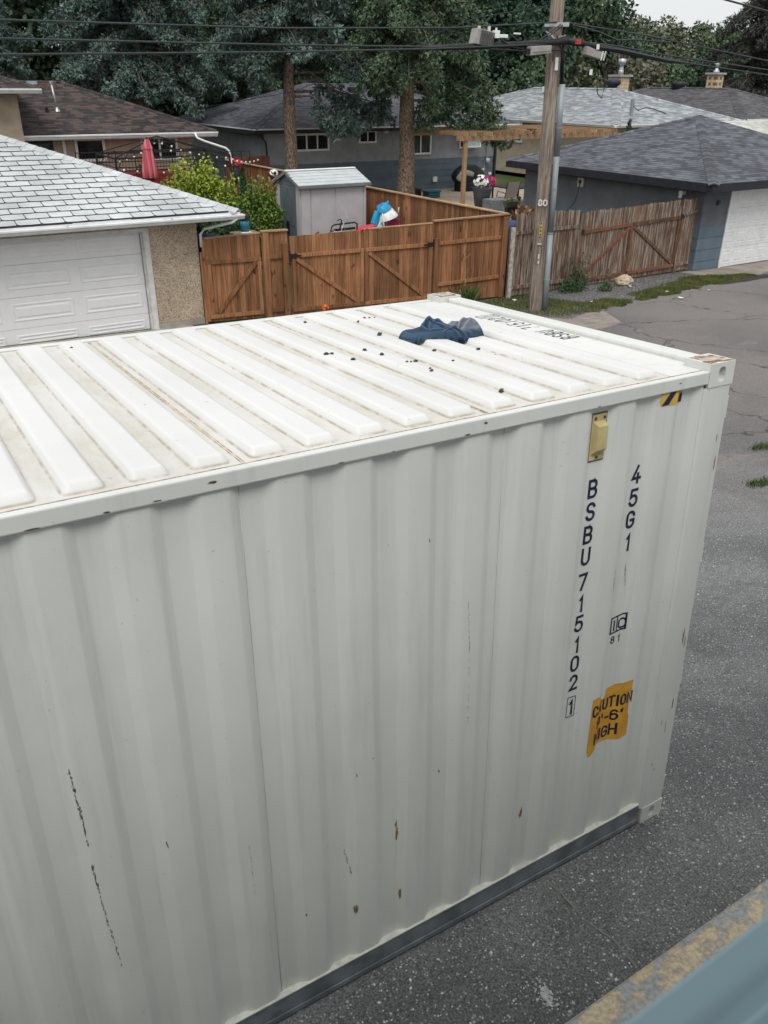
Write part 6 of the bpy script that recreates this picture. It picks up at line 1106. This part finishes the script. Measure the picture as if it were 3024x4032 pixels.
def flowers(par, name, m, cx, cy, cz, rx, ry, rz, n, s):
    o = MB()
    for _ in range(n):
        d = rng.normal(size=3); d /= np.linalg.norm(d); c = Vector((cx+d[0]*rx, cy+d[1]*ry, cz+d[2]*rz)); nn = Vector(d)+Vector((-.4, -.5, .3)); nn.normalize(); a = nn.cross(Vector((.1, .2, 1))).normalized(); b = nn.cross(a); V_ = [c-nn*.012]
        for k in range(10): q = s*(1 if k % 2 == 0 else .72); V_.append(c+a*q*math.cos(.628*k)+b*q*math.sin(.628*k))
        o.add(V_, [(0, 1+k, 1+(k+1) % 10) for k in range(10)])
    return o.build(name, m, par, kind='stuff')
def potted(label, x, y, z, prof, pm, fl, lf=.16, name='flower_pot', leaf=None):
    t = thing(name, label, 'flower pot', (x, y, z)); MB().lathe((x, y, z), prof, 16).build('pot', pm, t, True); zt = z+prof[-1][1]; C_ = [(x+rng.normal()*lf, y+rng.normal()*lf, zt+abs(rng.normal())*lf*.6) for _ in range(220)]; cards(C_, .09, leaf or DG, 'leaves', t, .5)
    for m, dx, dz, r_s, n, s in fl: flowers(t, 'blossoms', m, x+dx[0], y+dx[1], zt+dz, r_s, r_s, r_s*.8, n, s)
    return t
MAR = mat('maroon_pot', (.12, .012, .025), .5); GPOT = mat('grey_pot', (.075, .08, .09), .6); HP = [(.06, 0), (.13, .12), (.16, .26)]
for (y, z, lb, fl) in ((32.3, .68, 'maroon hanging basket with few red flowers on the far end of the side fence', [(RDF, (-.02, -.1), .05, .07, 8, .03)]), (29.0, .62, 'maroon hanging basket with white flowers on the side fence near the shed', [(WHF, (-.05, -.12), .08, .14, 26, .05), (RDF, (-.12, .12), .06, .08, 12, .045)])): potted(lb, 11.22, y, z, HP, MAR, fl, .09, 'hanging_basket')
potted('grey planter with red flowers beside the iron trellis', 10.35, 30.6, .45, [(.14, 0), (.2, .5), (.22, .62)], GPOT, [(RDF, (0, -.1), .12, .22, 26, .055)], .12); potted('small grey pot on the deck railing under the kitchen window', 6.55, 30.15, 1.0, [(.12, 0), (.17, .22)], GPOT, [(WHF, (.1, 0), .1, .1, 3, .03)], .10)
lily = thing('lily', 'orange lily blossom standing before the cedar gate behind the container roof', 'flower', (5.89, 15.2, -1.05)); MB().tube([(5.85, 15.2, -1.05), (5.89, 15.2, -.74)], .006, 5).build('stem', DG, lily); flowers(lily, 'blossoms', ORF, 5.89, 15.2, -.70, .07, .05, .04, 7, .05)
lily2 = thing('lily', 'orange lily blossom between the two green shrubs', 'flower', (8.3, 25.5, -1.1)); MB().tube([(8.3, 25.5, -1.1), (8.35, 25.5, .55)], .008, 5).build('stem', DG, lily2); flowers(lily2, 'blossoms', ORF, 8.35, 25.5, .62, .1, .05, .1, 7, .06)

# ------------------------------------------------------------------ patio behind the grey garage
struct(MB().box(14.2, 33, 24.6, 35.44, -1.4, -.92).build('patio', mat('patio_concrete', (.40, .34, .27), .9, .1, 2, .3, 60)))
pg = thing('pergola', 'new cedar pergola over the patio behind the dark garage', 'pergola', (24, 30, -.92))
for x, y in ((19.98, 28.4), (25.0, 28.5), (28.3, 28.5), (19.98, 32.6), (28.3, 32.6)): MB().bar((x, y, -.92), (x, y, 1.9), .16, .16, (0, 1, 0)).build('post', CEDAR, pg, bev=.01)
for y in (28.3, 28.52, 32.6): MB().box(19.6, 28.9, y-.022, y+.022, 1.91, 2.10).build('beam', CEDAR, pg)
for k in range(21): x = 19.75+.44*k; MB().box(x, x+.045, 28.0, 33.1, 2.102, 2.245).build('rafter', CEDAR, pg)
MB().box(23.3, 23.75, 28.2, 28.35, 2.28, 2.31).build('solar_panel', BLACK, pg); MB().bar((23.5, 28.3, 2.1), (23.5, 28.3, 2.28), .06, .06).build('lamp_stem', BLACK, pg)
bq = thing('barbecue', 'barbecue under a black fabric cover against the grey house', 'barbecue', (24.9, 34.4, -.92)); L_ = [(-.92, .72, .34), (-.5, .74, .35), (-.35, .92, .36), (-.15, .94, .36), (.05, .82, .34), (.27, .52, .26), (.33, .46, .2)]; V_ = []
for z, w, d in L_:
    for k in range(16): a = 2*math.pi*k/16; V_.append((24.93+w*math.copysign(abs(math.cos(a))**.5, math.cos(a))*(1+.02*math.sin(k*3+z*9)), 34.5+d*math.copysign(abs(math.sin(a))**.5, math.sin(a)), z))
MB().add(V_, [(i*16+k, i*16+(k+1) % 16, (i+1)*16+(k+1) % 16, (i+1)*16+k) for i in range(len(L_)-1) for k in range(16)]+[tuple(range(96, 112))]).build('cover', mat('black_cover', (.010, .013, .018), .6, .3, 6, .5, 9), bq); MB().box(24.3, 25.5, 34.3, 34.7, -.9, .2).build('grill_body', IRON, bq)
pln = potted('tall tapered grey planter with white and magenta flowers by the pergola post', 20.72, 28.0, -.92, [(.26, 0), (.42, .9), (.45, .98)], GPOT, [(WHF, (-.25, -.2), .28, .3, 52, .075), (MGF, (.32, .0), .22, .3, 52, .07)], .24, 'planter'); cards([(20.6+rng.normal()*.12, 28.0, .3+rng.uniform(0, .25)) for _ in range(60)], .3, DG, 'grass_blades', pln, .08, (0, 0, 2), .5)
wk = thing('ottoman', 'blue grey wicker ottoman on the patio beside the planter', 'ottoman', (20.9, 27.2, -.92)); WIC = mat('blue_grey_wicker', (.17, .19, .2), .8)
for k in range(9): MB().box(20.45-.004*(k % 2), 21.35+.004*(k % 2), 26.9-.006*(k % 2), 27.6, -.92+k*.064, -.864+k*.064).build('woven_band', WIC, wk)
for lb, x0, x1, y, z0, z1, m in (('green rounded trough with seedlings in front of the wicker ottoman', 20.35, 21.0, 26.0, -.92, -.30, mat('green_trough', (.085, .10, .085), .6)), ('black rectangular trough of green seedlings near the picket fence', 20.6, 21.5, 25.5, -.92, -.40, BLACK)):
    t = thing('planter_trough', lb, 'planter', (x0, y, z0)); MB().add([(x, yy, z) for z, i in ((z1-.22, .06), (z1, 0)) for x, yy in ((x0+i, y-.15+i), (x1-i, y-.15+i), (x1-i, y+.15-i), (x0+i, y+.15-i))], [(0, 1, 5, 4), (1, 2, 6, 5), (2, 3, 7, 6), (3, 0, 4, 7), (0, 3, 2, 1), (4, 5, 6, 7)]).build('trough', m, t); MB().box(x0+.1, x1-.1, y-.09, y+.09, z0, z1-.225).build('stand', IRON, t); cards([(rng.uniform(x0+.05, x1-.05), y+rng.uniform(-.12, .12), z1+rng.uniform(0, .05)) for _ in range(260)], .08, m_leaf('seedling_leaves_'+lb[:5], (.12, .17, .06), .4), 'seedlings', t, .5)
MESHF = mat('taupe_sling', (.24, .215, .19), .8, .08, 40)
ch = thing('patio_chair', 'patio chair with taupe sling back standing at the garage corner', 'chair', (22.4, 28.3, -.92)); cx, cy, cz = 22.4, 28.3, -.92
MB().add([(cx-.32, cy-.25, cz+.48), (cx+.32, cy-.25, cz+.48), (cx+.34, cy-.42, cz+1.12), (cx-.34, cy-.42, cz+1.12), (cx-.32, cy-.28, cz+.48), (cx+.32, cy-.28, cz+.48), (cx+.34, cy-.45, cz+1.12), (cx-.34, cy-.45, cz+1.12)], [(0, 1, 2, 3), (4, 7, 6, 5), (0, 3, 7, 4), (1, 5, 6, 2), (3, 2, 6, 7), (0, 4, 5, 1)]).build('backrest', MESHF, ch); MB().box(cx-.31, cx+.31, cy-.25, cy+.28, cz+.43, cz+.46).build('seat', MESHF, ch)
for s in (-1, 1):
    MB().tube([(cx+s*.36, cy-.44, cz+1.14), (cx+s*.34, cy-.26, cz+.46), (cx+s*.36, cy-.48, cz)], .018, 6).build('leg', IRON, ch); MB().tube([(cx+s*.34, cy+.28, cz+.68), (cx+s*.34, cy+.3, cz+.44), (cx+s*.36, cy+.42, cz)], .018, 6).build('leg', IRON, ch); MB().tube([(cx+s*.36, cy-.34, cz+.66), (cx+s*.36, cy, cz+.69), (cx+s*.34, cy+.28, cz+.68)], .018, 6).build('armrest', IRON, ch)
dup(ch, (22.6, 31.2, -.92), 'patio chair with a pale towel over its back beyond the table', None, R(200)); ch['group'] = 'patio chairs'; dup(ch, (17.2, 31.6, -.92), 'patio chair half hidden beside the thick spruce trunk', None, R(60))
tw = tag(MB().tube([(22.1, 31.55, .02), (22.35, 31.6, .26), (22.6, 31.6, .3), (22.95, 31.55, .2)], [.14, .13, .12, .10], 10).build('towel', mat('pale_towel', (.58, .56, .53), .95, .1, 12, .4, 60), None, True), 'pale towel bunched over the back of a patio chair', 'towel')
tb = thing('patio_table', 'dark metal patio table beside the sling chair', 'table', (23.9, 29.5, -.92)); MB().box(23.1, 24.9, 28.8, 30.4, -.24, -.19).build('table_top', IRON, tb)
for x in (23.2, 24.8):
    for y in (28.9, 30.3): MB().bar((x, y, -.92), (x, y, -.24), .06, .06, (0, 1, 0)).build('leg', IRON, tb)
TEAL = mat('teal_tub', (.03, .13, .14), .5); t1 = thing('storage_tub', 'teal plastic tub on the patio by the grey house', 'tub', (21.6, 33, -.92)); MB().box(21.25, 21.95, 32.8, 33.3, -.92, -.66).build('tub', TEAL, t1, bev=.03); MB().box(21.2, 22.0, 32.75, 33.35, -.655, -.60).build('rim', TEAL, t1, bev=.015)
tag(MB().box(20.2, 21.1, 33.2, 33.8, -.92, -.50).build('storage_box', IRON, None, bev=.03), 'low black storage box between spruce trunk and teal tub', 'box')
# ------------------------------------------------------------------ verge: grass, weeds, rock, litter
def blades(name, pts, h, m, w=.007, spread=.5, kind='stuff', parent=None):
    P_ = np.array(pts); n = len(P_); a = rng.uniform(0, 6.28, n); H_ = h*rng.uniform(.45, 1.3, n); t = rng.uniform(.1, spread, n)[:, None]; d = np.stack([np.cos(a), np.sin(a), 0*a], 1); s = np.stack([-np.sin(a), np.cos(a), 0*a], 1)*w
    up2 = np.zeros((n, 3)); up2[:, 2] = H_; return fast(name, np.stack([P_-s, P_+s, P_+up2*.6+d*t*H_[:, None]*.4+s*.7, P_+up2+d*t*H_[:, None]], 1), np.arange(4*n).reshape(-1, 4), m, parent, kind=kind)
GR = m_leaf('verge_grass_blades', (.085, .115, .03), .5, (.17, .155, .06), .8); pts = []
GU = [(10.2, 15.2), (12.4, 14.9), (13.0, 14.6), (12.3, 12.95), (15.2, 13.6), (17.3, 14.1), (18.8, 14.5), (20.0, 14.2)]
while len(pts) < 34000:
    x = rng.uniform(10.15, 20.4); e0 = edge(x)-.06; e1 = pl(((10.15, 15.0), (11.5, 15.0), (12.2, 14.2), (12.6, 13.15), (14, 13.35), (15.3, 13.6), (17.3, 14.1), (18.3, 14.55), (18.9, 14.5), (20.5, 13.95)), x); y = e0+(max(e1, e0+.05)-e0)*rng.uniform(0, 1.25)**1.1+rng.normal()*.05
    if vn((x, y, 0), .13)+.6*vn((y, x, 1), .31) < -.62+rng.normal()*.22: continue
    if y > 15.1 or y < edge(x)-.12: continue
    pts.append((x, y, zg(x, y)-.02))
blades('grass_verge', pts, .085, GR, .008)
pts = [(rng.uniform(13, 19), 0, 0) for _ in range(900)]; blades('sparse_grass', [(x, edge(x)+rng.uniform(.5, 2.0), zg(x, 14)-.03) for x, _, _ in pts], .06, GR, .006)
shrub('bushy dark green weed at the foot of the picket gate post', [(14.0, 15.05, -.95, .36, .26, .34), (13.6, 14.9, -1.05, .4, .3, .22)], m_leaf('weed_leaves', (.045, .095, .04), .45), .075, 900, 20, 'weed', 'weed', -1.2, .4); shrub('small green weed on the gravel before the picket gate', [(14.55, 14.45, -1.06, .22, .18, .13)], m_leaf('weed_leaves_pale', (.075, .12, .05), .45), .07, 420, 8, 'weed', 'weed', -1.15, .4)
for x, y, lb in ((6.55, 3.86, 'small grass tuft in an alley crack at the right edge, upper of two'), (5.38, 3.05, 'small grass tuft in an alley crack at the right edge, lower of two'), (19.5, 13.75, 'flat green tuft at the edge of the garage apron')):
    t = thing('grass_tuft', lb, 'weed', (x, y, zg(x, y))); blades('blades', [(x+rng.normal()*.11, y+rng.normal()*.05, zg(x, y)) for _ in range(300)], .05, m_leaf('tuft_blades', (.055, .095, .03), .4, (.10, .11, .05)), .005, .9, 'stuff', t)
st = thing('tall_grass', 'tall dry grass stalk with green blades before the cedar panel', 'weed', (9.9, 15.0, -1.05)); MB().tube([(9.94, 15, -1.05), (9.9, 15, -.2), (9.83, 15, .43)], [.008, .006, .004], 5).tube([(9.87, 15, .1), (10.0, 14.95, .22)], .004, 4).tube([(9.86, 15, .2), (9.72, 15, .3)], .004, 4).build('stalk', mat('straw', (.42, .33, .2), .9), st)
blades('blades', [(10.0+rng.normal()*.16, 14.95+rng.normal()*.1, -1.05) for _ in range(160)], .42, m_leaf('long_blades', (.07, .11, .035), .4), .010, .9, 'stuff', st)
dr = thing('dried_plant', 'dried brown leafy plant sticking up where the two fences meet', 'plant', (12.5, 16.0, -1.1)); cards([(12.55+rng.normal()*.16, 16+rng.normal()*.1, .85+rng.normal()*.12) for _ in range(90)], .2, m_leaf('dry_leaves', (.22, .12, .06), .5), 'leaves', dr, .6); MB().tube([(12.5, 16, -1.1), (12.55, 16, .9)], .02, 5).build('stem', BARK, dr)
bm = bmesh.new(); bmesh.ops.create_icosphere(bm, subdivisions=3, radius=.27)
for v in bm.verts: k = 1+.16*vn(tuple(v.co*4), 1)+.10*vn(tuple(v.co*9), 1); v.co = Vector((v.co.x*1.15*k, v.co.y*.8*k, v.co.z*.66*k))+Vector((15.72, 14.88, -1.06))
tag(bm_obj('rock', bm, mat('tan_rock', (.42, .34, .25), .9, .25, 5, .8, 25)), 'pale tan rock lying on gravel before the picket gate', 'rock')
LIT = [(15.18, 12.35, .10, 'flat white paper scrap on the asphalt below the rock'), (15.65, 13.21, .07, 'white scrap in the grass edge right of the rock'), (16.43, 13.96, .05, 'white scrap on gravel right of the rock'), (15.55, 14.45, .06, 'white scrap right under the tan rock'), (12.78, 13.26, .06, 'white scrap on gravel left of the rock'), (16.78, 12.7, .05, 'white scrap on the asphalt farthest right'), (11.3, 14.6, .09, 'white scrap in the grass left of the pole'), (17.4, 14.3, .05, 'white scrap in the grass strip before the garage')]
for i, (x, y, s_, lb) in enumerate(LIT):
    rr = random.Random(i+300); q = [(x+s_*math.cos(a)*rr.uniform(.6, 1.2), y+s_*.8*math.sin(a)*rr.uniform(.6, 1.2), zg(x, y)+.03+rr.uniform(0, .03)) for a in (0.3, 1.4, 2.6, 3.9, 5.1)]; tag(MB().prism(q, (0, 0, .004)).build('litter', WPL), lb, 'litter', 'white litter scraps by the fence')
tri = []
for _ in range(2600):
    x = rng.uniform(12.2, 19.2); y = rng.uniform(edge(x)+.3, 15.2+.05*(x-11.4)); r = rng.uniform(.008, .03); z = zg(x, y)-.006; a = rng.uniform(0, 3); tri.append([(x+r*math.cos(a+k*1.57), y+r*math.sin(a+k*1.57)*.8, z) for k in range(4)]+[(x, y, z+r*.7)])
V = np.array(tri); n = len(V); fast('gravel_stones', V, (F[None]+(np.arange(n)*5)[:, None, None]).reshape(-1, 3), mat('grey_stone', (.17, .16, .16), .9, .2, 9, isl=.6), kind='stuff')
